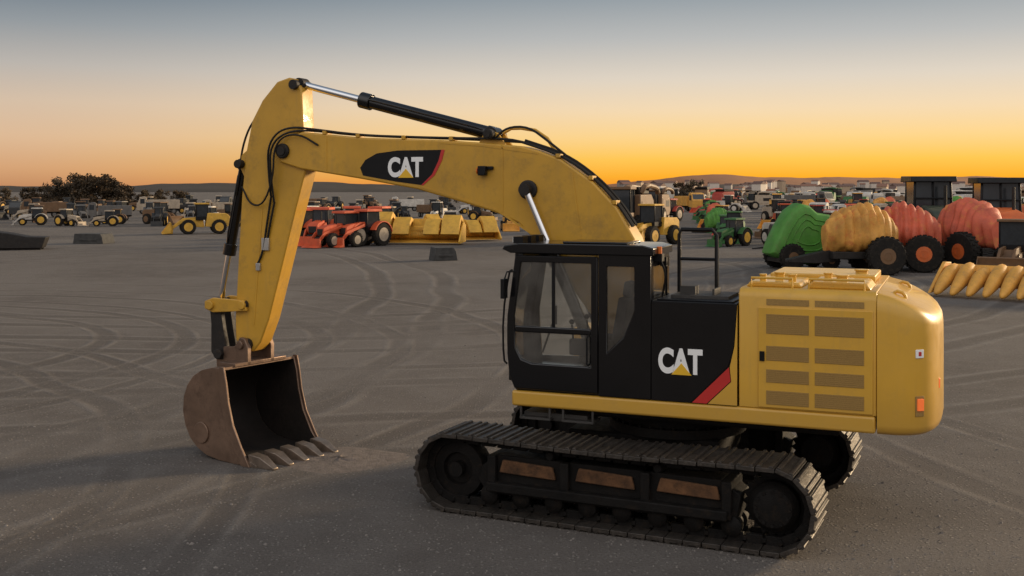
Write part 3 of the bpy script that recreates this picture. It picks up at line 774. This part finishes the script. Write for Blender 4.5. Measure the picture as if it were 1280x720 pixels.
for y in (.25, -.25):
    b.prism([(-.12, 1.46), (-.12, 1.75), (-.05, 1.88), (.06, 1.90), (.2, 1.74), (.46, 1.72), (.6, 1.66), (.64, 1.52), (.62, 1.25), (.4, 1.40)], y - .04, y + .04)
b.b2((-.12, -.55, 1.46), (.25, .55, 1.52)); b.cyl((0.04, -.33, 1.78), (0.04, .33, 1.78), .07, 18); b.cyl((.55, -.33, 1.6), (.55, .33, 1.6), .06, 18)
b.obj('bucket_bracket', M['bucket'], bk, bevel=.01)
b = MB(); b.prism([(-.65, .0), (-.70, .09), (-.86, .04), (-.86, .0)], -.77, .77); b.obj('cutting_edge', M['tooth'], bk, bevel=.004)
for i in range(5):
    y = -.66 + i * .33
    b = MB()
    vs = [(-.66, y - .095, 0), (-.66, y + .095, 0), (-.66, y + .095, .19), (-.66, y - .095, .19), (-.90, y - .085, 0), (-.90, y + .085, 0), (-.90, y + .085, .17), (-.90, y - .085, .17),
          (-1.18, y - .05, 0.0), (-1.18, y + .05, 0.0), (-1.18, y + .05, .035), (-1.18, y - .05, .035)]
    b.loft([vs[0:4], vs[4:8], vs[8:12]]); b.obj('tooth', M['tooth'], bk, bevel=.01)

# loose dirt by the bucket
b = MB(); rnd = random.Random(4); n1, n2 = 26, 9
vs = []
for j in range(n2 + 1):
    for i in range(n1):
        t = i / n1 * 6.283; r_ = j / n2
        h = .04 * (1 - r_) ** 1.3 * (1 + .5 * rnd.uniform(-1, 1)) - .004 * (r_ > .95)
        vs.append((1.15 * r_ * math.cos(t) * (1 + .12 * math.sin(3 * t)), .85 * r_ * math.sin(t) * (1 + .1 * math.cos(4 * t)), max(h, -.004)))
fs = [(j * n1 + i, j * n1 + (i + 1) % n1, (j + 1) * n1 + (i + 1) % n1, (j + 1) * n1 + i) for j in range(n2) for i in range(n1)]
b.add(vs, fs)
md = mat('loose_dirt', (.15, .12, .10), .95, var=.35, scale=6, bump=.8, bscale=30)
o = b.obj('dirt_pile', md, None, (-2.75, 17.5, 0)); o['label'] = 'low spread of loose dirt beside the bucket teeth'; o['category'] = 'dirt'

# ------------------------------------------------------------------ YARD MACHINES
PAL = {
 'orange': (.62, .09, .025), 'red': (.42, .05, .03), 'yellow': (.68, .38, .045), 'green': (.035, .13, .03), 'white': (.60, .55, .48), 'cream': (.45, .36, .26),
 'grey': (.13, .12, .11), 'dark': (.03, .03, .03), 'amber': (.72, .36, .06), 'pink': (.62, .10, .05), 'lime': (.08, .27, .035), 'brown': (.17, .09, .04),
 'olive': (.06, .07, .045), 'flame': (.66, .14, .03)}
PM = {k: mat(k + '_machine_paint', v, .5, var=.2, scale=1.5, dirt=DUST, dirt_amt=.45) for k, v in PAL.items()}
TM = {'amber': mat('amber_tarpaulin', (.66, .32, .06), .6, var=.35, scale=1.0, dirt=(.55, .10, .04), dirt_amt=.85, bump=.6, bscale=6),
      'pink': mat('salmon_tarpaulin', (.60, .12, .06), .6, var=.35, scale=.9, dirt=(.66, .30, .07), dirt_amt=.8, bump=.6, bscale=6),
      'lime': mat('lime_tarpaulin', (.09, .27, .04), .6, var=.3, scale=2.0, dirt=DUST, dirt_amt=.4, bump=.6, bscale=6)}
DK = M['steel']; RB = M['rubber']; FG = M['fglass']
RBD = mat('dusty_rubber', (0.018, 0.016, 0.014), 0.8, var=0.3, spec=.2, dirt=(.09, .07, .05), dirt_amt=.7)

def wheel(parent, x, y, r, wd, rimc, sd, hub=.6):
    b = MB(); n = 22
    b.lathe((x, y, r), [(r * .4, -wd / 2), (r * .93, -wd / 2), (r, -wd * .34), (r, wd * .34), (r * .93, wd / 2), (r * .4, wd / 2)], n)
    for i in range(n):
        t = 2 * math.pi * i / n
        for s_, q in ((-1, 0), (1, .5)):
            tt = t + q * 2 * math.pi / n
            b.box((x + r * 1.01 * math.cos(tt), y + s_ * wd * .22, r + r * 1.01 * math.sin(tt)), (r * .07, wd * .42, r * .09), 0, rot=(0, -tt, 0))
    w_ = b.obj('wheel', RBD, parent)
    b = MB(); b.lathe((x, y, r), [(r * hub, -wd * .53), (r * hub * .85, -wd * .51), (r * .2, -wd * .56), (r * .2, wd * .56), (r * hub * .85, wd * .51), (r * hub, wd * .53)], 16)
    b.obj('rim', PM[rimc], w_)

def tractor(c, root_):
    dk_roof = c in ('olive', 'flame')
    b = MB()
    b.prism([(.3, .9), (2.3, .9), (2.38, 1.1), (2.3, 1.55), (1.9, 1.68), (.3, 1.85)], -.38, .38, 0)
    b.b2((2.31, -.3, .95), (2.40, .3, 1.45), 1); b.b2((-1.3, -.35, .7), (2.0, .35, .95), 1); b.b2((2.2, -.3, .6), (2.6, .3, .85), 1)
    b.obj('body', [PM[c], DK], root_, bevel=.04)
    for s_ in (1, -1):
        b = MB()
        pts = [(-.95 + 1.0 * math.cos(t), .9 + 1.0 * math.sin(t)) for t in [rad(a) for a in range(20, 171, 15)]]
        inr = [(-.95 + .93 * math.cos(t), .9 + .93 * math.sin(t)) for t in [rad(a) for a in range(20, 171, 15)]]
        b.prism(pts + inr[::-1], s_ * .55, s_ * 1.12, 0)
        b.obj('fender', PM[c], root_)
    b = MB()
    for (x, y) in ((.35, .6), (.35, -.6), (-1.05, .6), (-1.05, -.6)):
        b.tube([(x, y, 1.2), (x * .9 - .02, y * .93, 2.65)], .045, 6, 1)
    b.prism([(-1.2, 2.62), (.5, 2.62), (.45, 2.8), (-1.1, 2.82)], -.72, .72, 1 if dk_roof else 0); b.b2((-1.1, -.55, 1.0), (.38, .55, 1.45), 1)
    if dk_roof:
        b.b2((.33, -.6, 2.05), (.39, .6, 2.11), 1); b.b2((.33, -.03, 1.4), (.38, .03, 2.62), 1)
    cb_ = b.obj('cab', [PM[c], M['black']], root_, bevel=.03)
    b = MB(); b.prism([(-1.04, 1.45), (.34, 1.45), (.30, 2.62), (-.95, 2.62)], -.58, .58, 0)
    b.obj('window', FG, cb_)
    rc = 'flame' if c == 'flame' else ('cream' if c in ('orange', 'red') else 'yellow')
    for s_ in (1, -1):
        wheel(root_, -.95, s_ * .85, .88, .5, rc, s_)
        wheel(root_, 1.75, s_ * .80, .56, .36, rc, s_)
    b = MB(); b.cyl((.9, .25, 1.7), (.9, .25, 2.5), .05, 8); b.obj('exhaust_pipe', DK, root_)
    if not dk_roof:
        b = MB()
        for s_ in (1, -1):
            b.prism([(.5, 1.5), (.6, 1.7), (2.4, 1.2), (3.1, .45), (2.95, .35), (2.2, 1.05)], s_ * .5 - .05, s_ * .5 + .05)
        b.prism([(3.0, .1), (3.05, .6), (3.15, .75), (3.2, .2), (3.6, .05), (3.0, .04)], -.85, .85)
        b.obj('front_loader', PM[c], root_)

def combine(c, root_):
    b = MB()
    b.prism([(-3.6, 1.5), (-3.3, 3.0), (-2.6, 3.4), (.9, 3.4), (1.0, 1.3), (-.5, 1.0), (-2.8, 1.0)], -1.35, 1.35, 0)
    b.prism([(-2.3, 3.4), (-2.6, 3.95), (.9, 3.95), (.6, 3.4)], -1.2, 1.2, 1)
    b.obj('body', [PM[c], DK], root_, bevel=.08)
    for s_ in (1, -1):
        b = MB(); b.b2((-3.0, s_ * 1.35, 1.5), (.6, s_ * 1.39, 2.9), 0); b.b2((-2.7, s_ * 1.38, 2.0), (-.9, s_ * 1.41, 2.7), 1)
        b.obj('side_cover', [PM[c], DK], root_, bevel=.03)
    b = MB()
    b.b2((1.0, -.95, 1.7), (2.4, .95, 2.1), 0); b.b2((.95, -1.05, 3.75), (2.7, 1.05, 3.95), 0)
    for (x, y) in ((1.05, .9), (1.05, -.9), (2.3, .9), (2.3, -.9)):
        b.tube([(x, y, 2.1), (x + .05, y, 3.76)], .06, 6, 1)
    cb_ = b.obj('cab', [PM[c], M['black']], root_, bevel=.04)
    b = MB(); b.prism([(1.05, 2.1), (2.3, 2.1), (2.5, 2.9), (2.4, 3.75), (1.05, 3.75)], -.88, .88); b.obj('window', FG, cb_)
    for s_ in (1, -1):
        wheel(root_, 1.0, s_ * 1.35, .95, .65, 'yellow' if c == 'green' else 'cream', s_)
        wheel(root_, -2.7, s_ * 1.1, .62, .42, 'yellow' if c == 'green' else 'cream', s_)
    b = MB(); b.tube([(.3, 1.2, 3.5), (.1, 1.5, 4.1), (-3.6, 1.5, 3.9), (-4.0, 1.5, 3.5)], .2, 10, 0, 1); b.obj('unloading_auger', PM[c], root_)
    b = MB(); b.prism([(1.6, 1.6), (3.2, .9), (3.2, .3), (1.4, .8)], -.6, .6); b.obj('feeder_house', DK, root_, bevel=.03)

def loader(c, root_):
    b = MB(); b.prism([(-3.2, 1.0), (-3.25, 1.9), (-2.9, 2.2), (-.9, 2.25), (-.7, .8), (-2.9, .7)], -.95, .95, 0); b.prism([(-.6, .7), (-.5, 1.6), (.9, 1.6), (1.2, .8)], -.5, .5, 0); b.b2((-3.28, -.7, 1.1), (-3.2, .7, 1.8), 1)
    b.obj('body', [PM[c], DK], root_, bevel=.07)
    b = MB(); b.b2((-1.0, -.75, 1.5), (.3, .75, 1.9), 1); b.b2((-1.1, -.82, 3.2), (.4, .82, 3.35), 0)
    for (x, y) in ((-.95, .7), (-.95, -.7), (.22, .7), (.22, -.7)): b.tube([(x, y, 1.9), (x, y, 3.2)], .05, 6, 1)
    cb_ = b.obj('cab', [PM[c], M['black']], root_, bevel=.04)
    b = MB(); b.b2((-.93, -.68, 1.9), (.2, .68, 3.2)); b.obj('window', FG, cb_)
    for s_ in (1, -1):
        for x in (-2.1, 1.1): wheel(root_, x, s_ * 1.05, .78, .55, c if c != 'dark' else 'grey', s_)
    b = MB()
    for s_ in (.4, -.4): b.prism([(.2, 1.5), (.3, 1.8), (1.6, 1.7), (2.9, .7), (2.7, .5), (1.5, 1.35)], s_ - .08, s_ + .08)
    b.obj('lift_arm', PM[c], root_, bevel=.02)
    b = MB(); b.prism([(2.7, .1), (2.65, .8), (2.9, 1.3), (3.0, 1.25), (2.85, .8), (2.9, .25), (3.8, .1), (3.8, .04)], -1.35, 1.35)
    for s_ in (-1.35, 1.3): b.prism([(2.7, .1), (2.65, .8), (2.9, 1.3), (3.8, .1)], s_, s_ + .05)
    b.obj('bucket', PM[c], root_, bevel=.02)

def truck(c, root_):
    b = MB(); b.b2((-4.0, -.4, .7), (3.2, .4, .95)); b.b2((-.6, .4, .45), (.6, .95, .85)); b.obj('chassis', DK, root_, bevel=.02)
    b = MB(); b.prism([(1.7, .8), (1.7, 3.0), (2.1, 3.2), (2.9, 3.05), (3.25, 2.1), (3.4, 1.9), (3.4, .6)], -1.15, 1.15); cb_ = b.obj('cab', PM[c], root_, bevel=.07)
    b = MB(); b.prism([(2.93, 2.9), (3.24, 2.05), (3.27, 2.06), (2.96, 2.92)], -1.0, 1.0); b.b2((2.1, 1.15, 1.9), (2.85, 1.165, 2.75)); b.b2((2.1, -1.165, 1.9), (2.85, -1.15, 2.75)); b.obj('window', FG, cb_)
    b = MB()
    b.b2((-4.0, -1.22, .98), (1.45, 1.22, 2.6), 0)
    for x in (-3.3, -2.4, -1.5, -.6, .3, 1.1):
        b.b2((x - .03, 1.22, 1.0), (x + .03, 1.25, 2.58), 0); b.b2((x - .03, -1.25, 1.0), (x + .03, -1.22, 2.58), 0)
    b.obj('cargo_box', PM[c], root_, bevel=.03)
    for s_ in (1, -1):
        for x in (-3.0, -1.9, 2.4): wheel(root_, x, s_ * .98, .5, .32, 'grey', s_)

def tanker(c, root_):
    b = MB(); b.tube([(-2.6, 0, 1.9), (-2.45, 0, 1.9), (2.45, 0, 1.9), (2.6, 0, 1.9)], .95, 20, 0)
    for x in (-1.6, 0, 1.6): b.tube([(x - .05, 0, 1.9), (x + .05, 0, 1.9)], .98, 20, 0)
    b.cyl((0, 0, 2.8), (0, 0, 3.0), .3, 14); b.obj('tank', PM[c], root_, bevel=.03)
    b = MB(); b.b2((-2.7, -.5, .75), (2.7, .5, .98)); b.prism([(2.7, .75), (4.2, .65), (4.2, .75), (2.7, .95)], -.1, .1); b.obj('chassis', DK, root_)
    for s_ in (1, -1):
        for x in (-1.4, -.2): wheel(root_, x, s_ * 1.0, .55, .4, 'grey', s_)

def baler(c, root_):
    """implement under a ribbed, rumpled tarpaulin: humped cover with hoops, big wheels, drawbar"""
    sd = {'amber': 3.1, 'pink': 9.7}.get(c, 17.3)
    mt = TM.get(c, PM[c])
    b = MB(); rings = []
    nx, na = 64, 40
    for i in range(nx + 1):
        u = i / nx; x = -1.75 + 3.5 * u
        e = math.sin(math.pi * min(max(u, .03), .97))
        rib = .13 * abs(math.sin(math.pi * u * 9)) - .04
        hh = 2.3 * (e ** .5) * (1 + .15 * mn.noise(Vector((u * 2.5, sd, 0))) + rib)
        ww = 1.15 * (e ** .35) * (1 + rib)
        r_ = []
        for k in range(na):
            a = 2 * math.pi * k / na
            cx = math.cos(a); sz = math.sin(a)
            yy = ww * math.copysign(abs(cx) ** .85, cx); zz = math.copysign(abs(sz) ** .9, sz)
            z = 1.95 + (zz * hh * .62 if sz > 0 else zz * .95)
            fold = .12 * mn.noise(Vector((x * 1.3, yy * 1.5, z * 1.1 + sd))) + .08 * mn.noise(Vector((x * 3.4, yy * 3.4 + sd, z * 1.2)))
            yy *= 1 + fold; z = 1.95 + (z - 1.95) * (1 + fold)
            r_.append((x + .2 * fold, yy, z))
        rings.append(r_)
    b.loft(rings)
    b.obj('tarpaulin_cover', mt, root_, ang=60)
    b = MB(); b.prism([(1.2, .6), (1.3, 1.2), (2.3, 1.0), (3.6, .7), (3.6, .55), (2.2, .5)], -.3, .3); b.b2((-1.6, -.9, .75), (1.6, .9, 1.1)); b.b2((-.9, -1.35, .85), (-.7, 1.35, 1.05)); b.obj('drawbar', DK, root_, bevel=.03)
    for s_ in (1, -1): wheel(root_, -.8, s_ * 1.4, .92, .5, 'flame' if c == 'pink' else 'brown', s_, .42)

def fanhood(c, root_):
    pts = [(-1.75, .7), (-1.85, 1.5), (-1.7, 2.35), (-1.15, 2.65), (-.5, 2.75), (-.1, 3.1), (.35, 3.2), (.85, 2.85), (1.35, 2.1), (1.75, 1.3), (1.95, .75), (1.3, .45), (.3, .2), (-.9, .25)]
    b = MB(); rings = []
    for (y, k) in ((-.75, .7), (-.68, .90), (-.5, .98), (0, 1.0), (.5, .98), (.68, .90), (.75, .7)):
        rings.append([(p[0] * k, y, 1.6 + (p[1] - 1.6) * k) for p in pts])
    b.loft(rings); b.obj('hood_shell', PM[c], root_, bevel=.05, seg=3, ang=50)
    for k in (.3, .5, .68):
        for s_ in (1, -1):
            b = MB(); b.tube([(p[0] * k, s_ * .76, 1.6 + (p[1] - 1.6) * k) for p in pts + pts[:1]], .035, 6); b.obj('rib', PM[c], root_)
    b = MB(); b.b2((-1.5, -.9, .35), (1.5, .9, .55)); b.obj('chassis', DK, root_)
    for s_ in (1, -1):
        wheel(root_, .95, s_ * .95, .62, .32, 'brown', s_, .4); wheel(root_, -1.0, s_ * .95, .45, .3, 'brown', s_, .4)

def cornheader(c, root_):
    """row-crop header: low row of chunky rounded, blunt-nosed dividers"""
    b = MB(); b.prism([(-.5, .35), (-.55, 1.2), (-.2, 1.35), (.1, 1.0), (.25, .4)], -2.9, 2.9, 0); b.b2((-.75, -2.9, .9), (-.55, 2.9, 1.1), 1); b.b2((-.75, -2.9, .4), (-.55, 2.9, .55), 1)
    b.cyl((0.1, -2.85, .9), (.1, 2.85, .9), .18, 12, 1)
    b.obj('header_frame', [PM[c], DK], root_, bevel=.02)
    for i in range(9):
        y = -2.75 + i * 5.5 / 8
        b = MB(); k = 1 + .10 * math.sin(i * 2.3)
        rings = []
        for (x, w_, zc, hz) in ((-.3, .20, 1.0 * k, .22), (-.1, .29, 1.02 * k, .36), (.4, .32, .92 * k, .40), (.9, .30, .74, .38), (1.4, .25, .52, .30), (1.8, .19, .34, .22), (2.05, .12, .24, .14), (2.15, .04, .20, .05)):
            rings.append([(x, y + w_ * math.cos(t), max(.02, zc + hz * math.sin(t))) for t in [2 * math.pi * q / 12 for q in range(12)]])
        b.loft(rings)
        b.obj('divider_snout', PM[c], root_, ang=60)
    for s_ in (1, -1):
        b = MB(); b.prism([(-.5, .3), (-.5, 1.4), (.2, 1.45), (1.0, .9), (2.0, .15), (1.0, .2)], s_ * 3.1 - .08, s_ * 3.1 + .08); b.obj('end_shield', PM[c], root_, bevel=.04)

def grainheader(c, root_):
    b = MB(); b.prism([(-.6, .3), (-.7, 1.4), (-.6, 1.5), (-.45, 1.4), (-.3, .45), (.7, .25), (1.3, .2), (1.3, .15), (-.3, .2)], -3.7, 3.7, 0)
    for s_ in (1, -1): b.prism([(-.7, .2), (-.75, 1.55), (.1, 1.9), (.9, 1.4), (2.0, .3), (1.9, .12)], s_ * 3.72 - .07, s_ * 3.72 + .07, 0)
    b.prism([(-1.0, .6), (-1.0, 2.0), (-.7, 2.1), (-.6, .5)], -.8, 1.0, 0)
    for (ya, yb, hk) in ((-3.5, -2.2, 1.1), (-2.0, -.6, .92), (.6, 1.9, .85), (2.1, 3.6, 1.0)):
        b.prism([(-.7, 1.3), (-.5, 2.15 * hk), (.3, 2.45 * hk), (1.1, 1.9 * hk), (1.6, .9), (1.4, .8), (.8, 1.6 * hk), (.2, 2.05 * hk), (-.4, 1.8 * hk), (-.5, 1.3)], ya, yb, 0)
    b.obj('header_frame', [PM[c]], root_, bevel=.08, seg=3)
    b = MB(); b.cyl((0, -3.6, .75), (0, 3.6, .75), .3, 16)
    for i in range(48):
        y = -3.5 + i * 7 / 47; b.cyl((0, y, .75), (0, y + .03, .75), .42, 14)
    b.obj('auger', PM[c], root_)

KIND = {'tractor': tractor, 'combine_harvester': combine, 'wheel_loader': loader, 'truck': truck, 'tanker_trailer': tanker, 'covered_implement': baler, 'crop_hood': fanhood, 'corn_header': cornheader, 'grain_header': grainheader}
CNAME = {'amber': 'amber yellow', 'pink': 'salmon red', 'lime': 'bright green', 'dark': 'black', 'olive': 'dark green', 'flame': 'bright orange'}
DESC = {'tractor': '{} farm tractor with loader parked in the yard', 'combine_harvester': '{} combine harvester parked on the gravel yard', 'wheel_loader': '{} wheel loader with bucket lowered on gravel',
        'truck': '{} box truck parked in the machinery yard', 'tanker_trailer': '{} tank trailer parked in the machinery yard', 'covered_implement': '{} tarpaulin covered farm implement on big wheels',
        'crop_hood': '{} rounded crop hood implement standing on gravel',
        'corn_header': '{} corn header with rounded snouts on gravel', 'grain_header': '{} grain header with curved shields on gravel'}
CATG = {'tractor': 'tractor', 'combine_harvester': 'combine harvester', 'wheel_loader': 'loader', 'truck': 'truck', 'tanker_trailer': 'trailer', 'covered_implement': 'farm implement', 'crop_hood': 'farm implement', 'corn_header': 'header', 'grain_header': 'header'}
cache = {}
def copy_tree(o, parent):
    n = o.copy(); COL.objects.link(n); n.parent = parent
    for c in o.children: copy_tree(c, n)
    return n
def put(kind, c, x, y, head, s=1.0, group=None, label=None, z=0):
    if (kind, c) in cache:
        r = copy_tree(cache[(kind, c)], None)
    else:
        r = empty(kind); KIND[kind](c, r); cache[(kind, c)] = r
    r.location = (x, y, z); r.rotation_euler = (0, 0, rad(head)); r.scale = (s, s, s)
    r['label'] = label or DESC[kind].format(CNAME.get(c, c)); r['category'] = CATG[kind]
    if group: r['group'] = group
    elif 'group' in r: del r['group']
    return r
def X(px, y): return (px - 640) / 1372 * y

# near right group
put('corn_header', 'amber', 20.1, 43.6, 228, .92, label='amber yellow header with a low row of rounded snouts')
put('crop_hood', 'lime', X(1003, 60), 60, 190, 1.12, label='bright green rounded crop hood with pointed front')
put('covered_implement', 'amber', X(1078, 56), 56.5, 182, 1.05, label='machine under ribbed amber yellow and red tarpaulin')
put('covered_implement', 'pink', X(1142, 57), 58.5, 166, 1.05, label='machine under ribbed salmon red tarpaulin with orange rimmed wheel')
put('tractor', 'olive', X(1163, 66), 66, 262, 1.82, label='tall dark green tractor with upright glazed cab')
put('covered_implement', 'pink', X(1212, 60), 60, 115, 1.1, label='humped salmon red tarpaulin cover between tall tractors')
put('tractor', 'flame', X(1248, 63), 63, 258, 1.78, label='tall orange tractor with dark framed glazed cab')
put('wheel_loader', 'brown', X(1255, 55), 54, 235, .85)
y = 84; i = 0
while y < 270:
    k = ['tractor', 'wheel_loader', 'tractor', 'covered_implement', 'tractor', 'tractor', 'tractor'][i % 7]
    c = ['green', 'olive', 'green', 'lime', 'pink', 'green', 'olive', 'red', 'amber'][i % 9]
    if k == 'wheel_loader' and c == 'olive': c = 'green'
    if k == 'covered_implement': c = ['pink', 'lime'][i % 2]
    put(k, c, 16.6 + (y - 84) * .165 + random.uniform(-.6, .6), y, 225 + random.uniform(-30, 30), .76, group='farm machines parked in a receding row')
    y += 3.2 + random.uniform(0, 1.4) + y * .012; i += 1
for row in range(12):
    y = 72 + row * 12
    x = y * .236 + 1.5
    while x < y * .5:
        k = random.choice(['wheel_loader', 'tractor', 'truck', 'tractor', 'wheel_loader', 'covered_implement', 'tractor', 'tanker_trailer'])
        c = random.choice(['green', 'white', 'red', 'orange', 'white', 'amber', 'yellow', 'green', 'dark', 'brown', 'cream', 'olive'])
        if k == 'covered_implement': c = random.choice(['amber', 'pink', 'lime'])
        if c == 'olive': k = 'tractor'
        put(k, c, x, y + random.uniform(-2, 2), 240 + random.uniform(-60, 60), random.uniform(.72, .92), group='machines crowding the far yard')
        x += 3.2 + random.uniform(0, 1.5)
for row in range(8):
    y = 212 + row * 26
    x = y * .09
    while x < y * .5:
        put(random.choice(['truck', 'truck', 'tanker_trailer', 'tractor', 'combine_harvester', 'wheel_loader']), random.choice(['white', 'cream', 'red', 'white', 'grey', 'brown', 'amber', 'white', 'green']), x, y + random.uniform(-6, 6), random.uniform(0, 360), random.uniform(.9, 1.3), group='machines crowding the far yard')
        x += 6 + random.uniform(0, 3.5)
# behind the boom
put('combine_harvester', 'brown', X(785, 90), 92, 250, 1.15)
put('wheel_loader', 'yellow', X(815, 84), 86, 230, .95)
put('combine_harvester', 'brown', X(765, 112), 112, 240, 1.15)
put('wheel_loader', 'amber', X(790, 126), 126, 230, 1.1)
put('combine_harvester', 'brown', X(815, 135), 135, 250, 1.1)
put('tractor', 'red', X(835, 150), 150, 230, 1.1)
put('truck', 'dark', X(745, 120), 120, 260)
put('truck', 'white', X(800, 165), 165, 200)
# orange tractors
for (px, yy) in ((374, 90), (402, 86), (428, 83), (456, 84), (386, 98), (440, 95), (472, 97)):
    put('tractor', 'orange', X(px, yy), yy, 255 + random.uniform(-38, 38), random.uniform(.92, 1.05), group='orange tractors parked together', label='orange tractor with black tyres parked on gravel')
put('grain_header', 'yellow', X(526, 88), 87, 262, .95)
put('grain_header', 'yellow', X(572, 90), 92, 292, .85)
put('wheel_loader', 'yellow', X(248, 107), 107, 200, .9)
def mixrow(y, x0, x1, cols, kinds, gap=5.5, s=1.0):
    x = x0
    while x < x1:
        put(random.choice(kinds), random.choice(cols), x, y + random.uniform(-4, 4), random.choice([200, 250, 270, 290, 340]) + random.uniform(-15, 15), s * random.uniform(.85, 1.1), group='machines parked in far rows')
        x += gap + random.uniform(0, 2.5)
wc = ['white', 'cream', 'grey', 'dark', 'dark', 'brown', 'dark', 'brown', 'grey', 'brown', 'olive']
def fixk(): pass
kk = ['tractor', 'tractor', 'tractor', 'truck', 'tractor']
wc2 = [c for c in wc if c != 'olive']
mixrow(130, -62, -27, wc2, kk, 4.0, .75)
mixrow(141, -68, -16, wc2, kk + ['wheel_loader'], 4.2, .78)
mixrow(154, -75, 2, wc2, kk + ['wheel_loader'], 4.5, .8)
mixrow(172, -84, 6, wc2 + ['white'], kk, 4.8, .85)
mixrow(195, -94, 9, wc2 + ['white'], kk, 5.2, .9)
mixrow(112, -25, -18, ['yellow', 'white'], kk, 4.5, .8)
mixrow(112, -12, 1, ['cream', 'amber', 'white'], ['tractor', 'wheel_loader'], 4.2, .75)
mixrow(225, -112, 16, wc2, kk, 6.5, .95)
mixrow(275, -138, 20, wc2, kk, 8)

# loose blocks
def block(x, y, w_, d_, h, rz, lab, nm='concrete_block'):
    b = MB(); b.prism([(-w_ / 2, 0), (w_ / 2, 0), (w_ / 2 - .1, h * .7), (w_ / 2 - .25, h), (-w_ / 2 + .12, h)], -d_ / 2, d_ / 2); b.b2((-w_ * .3, -d_ / 2 - .05, h * .3), (w_ * .3, -d_ / 2, h * .5))
    o = b.obj(nm, mat('dark_block', (.05, .048, .045), .8, var=.4), None, (x, y, 0), (0, 0, rad(rz)), bevel=.05); o['label'] = lab; o['category'] = 'block'
block(-4.2, 67, 1.5, 1.2, .8, 20, 'dark concrete block lying alone on the gravel')
block(-33.5, 88, 2.6, 1.8, .8, -10, 'low dark counterweight block on the gravel', 'metal_block')
rt = empty('scrap_skip', (-35.2, 79, 0), rad(15), label='low dark steel skip with raised rear on gravel', category='skip')
b = MB(); b.prism([(-2.0, .1), (-2.3, 1.1), (-1.9, 1.35), (-.8, 1.2), (.4, .95), (1.7, .9), (1.4, .1)], -1.0, 1.0); b.obj('skip_body', M['steel'], rt, bevel=.06)
b = MB(); b.b2((-1.6, -.8, 0), (1.3, -.6, .1)); b.b2((-1.6, .6, 0), (1.3, .8, .1)); b.obj('skid', M['steel'], rt)

# ------------------------------------------------------------------ town
rf = [mat('roof_slate', (.16, .09, .07), .8), mat('roof_tile', (.28, .14, .09), .8)]
wl = [mat('wall_white', (.62, .54, .46), .8), mat('wall_tan', (.45, .33, .22), .8), mat('wall_grey', (.34, .30, .27), .8)]
def building(x, y, w_, d_, h, rz, k, roofk):
    r = empty('building', (x, y, 0), rad(rz), label=['white low gabled town building with dark roof', 'tan low gabled town building', 'grey gabled shed at the edge of town'][k], category='building', group='buildings of the distant town')
    b = MB(); b.b2((-w_ / 2, -d_ / 2, 0), (w_ / 2, d_ / 2, h)); b.obj('wall', wl[k], r)
    b = MB(); b.prism([(-d_ / 2 - .3, h), (d_ / 2 + .3, h), (0, h + d_ * .2)], -w_ / 2 - .3, w_ / 2 + .3, 0, ax='x'); b.obj('roof', rf[roofk], r)
for i in range(130):
    u = random.uniform(.10, .5)
    y = random.uniform(700, 1300)
    w_ = random.uniform(4, 11); building(u * y, y, w_, random.uniform(6, 10), random.choice([4, 5, 6, 8, 10]) * y / 900, random.uniform(-35, 35), random.choice([0, 0, 1, 2]), random.choice([0, 1]))

# ------------------------------------------------------------------ trees
bark = mat('bark', (.05, .035, .025), .9, var=.3)
leafm = [mat('dark_leaves', (.045, .030, .014), .8, var=.5, scale=.8), mat('backlit_rust_leaves', (.085, .050, .020), .8, var=.5, scale=.8)]
def tree(x, y, h, sd):
    rn = random.Random(sd)
    r = empty('tree', (x, y, 0), rn.uniform(0, 6), label='rounded bushy autumn tree with dark brown foliage', category='tree', group='trees along the far edge of the yard')
    b = MB(); b.tube([(0, 0, 0), (.1, 0, h * .2), (0, .1, h * .45)], h * .03, 8)
    cl = []
    for i in range(26):
        a = rn.uniform(0, 6.28); z = h * rn.uniform(.14, .86)
        rr2 = h * rn.uniform(.05, .62) * math.sqrt(max(.05, 1 - ((z / h - .35) / .6) ** 2))
        p = Vector((rr2 * math.cos(a), rr2 * math.sin(a), z)); cl.append((p, h * rn.uniform(.10, .17)))
        if i < 10: b.tube([(0, 0, h * rn.uniform(.1, .35)), p * .6 + Vector((0, 0, h * .1)), p], h * .008, 5)
    b.obj('trunk', bark, r)
    b = MB()
    for p, q in cl:
        for k in range(150):
            d_ = Vector((rn.gauss(0, 1), rn.gauss(0, 1), rn.gauss(0, .8))); d_ = d_.normalized() * q * rn.uniform(.3, 1.2)
            c = p + d_; s_ = h * rn.uniform(.015, .035)
            e1 = Vector((rn.gauss(0, 1), rn.gauss(0, 1), rn.gauss(0, 1))).normalized(); e2 = e1.orthogonal().normalized()
            b.add([c + e1 * s_, c + e2 * s_, c - e1 * s_, c - e2 * s_], [(0, 1, 2, 3)], 0 if d_.z < 0 or rn.random() < .5 else 1)  # paler leaves only on clump tops, backlight put into their colour
    b.obj('crown', leafm, r)
for i, (px, y, h) in enumerate(((58, 265, 6), (76, 250, 7.5), (95, 262, 8.5), (112, 248, 8.5), (130, 255, 8), (146, 250, 7), (160, 262, 5.5), (36, 270, 5), (8, 275, 5), (-20, 260, 6), (852, 330, 7), (868, 320, 7.5), (560, 340, 6), (182, 280, 4.5), (200, 290, 4.5), (225, 300, 4.5), (345, 320, 5), (600, 330, 5))):
    tree(X(px, y), y, h, i + 20)
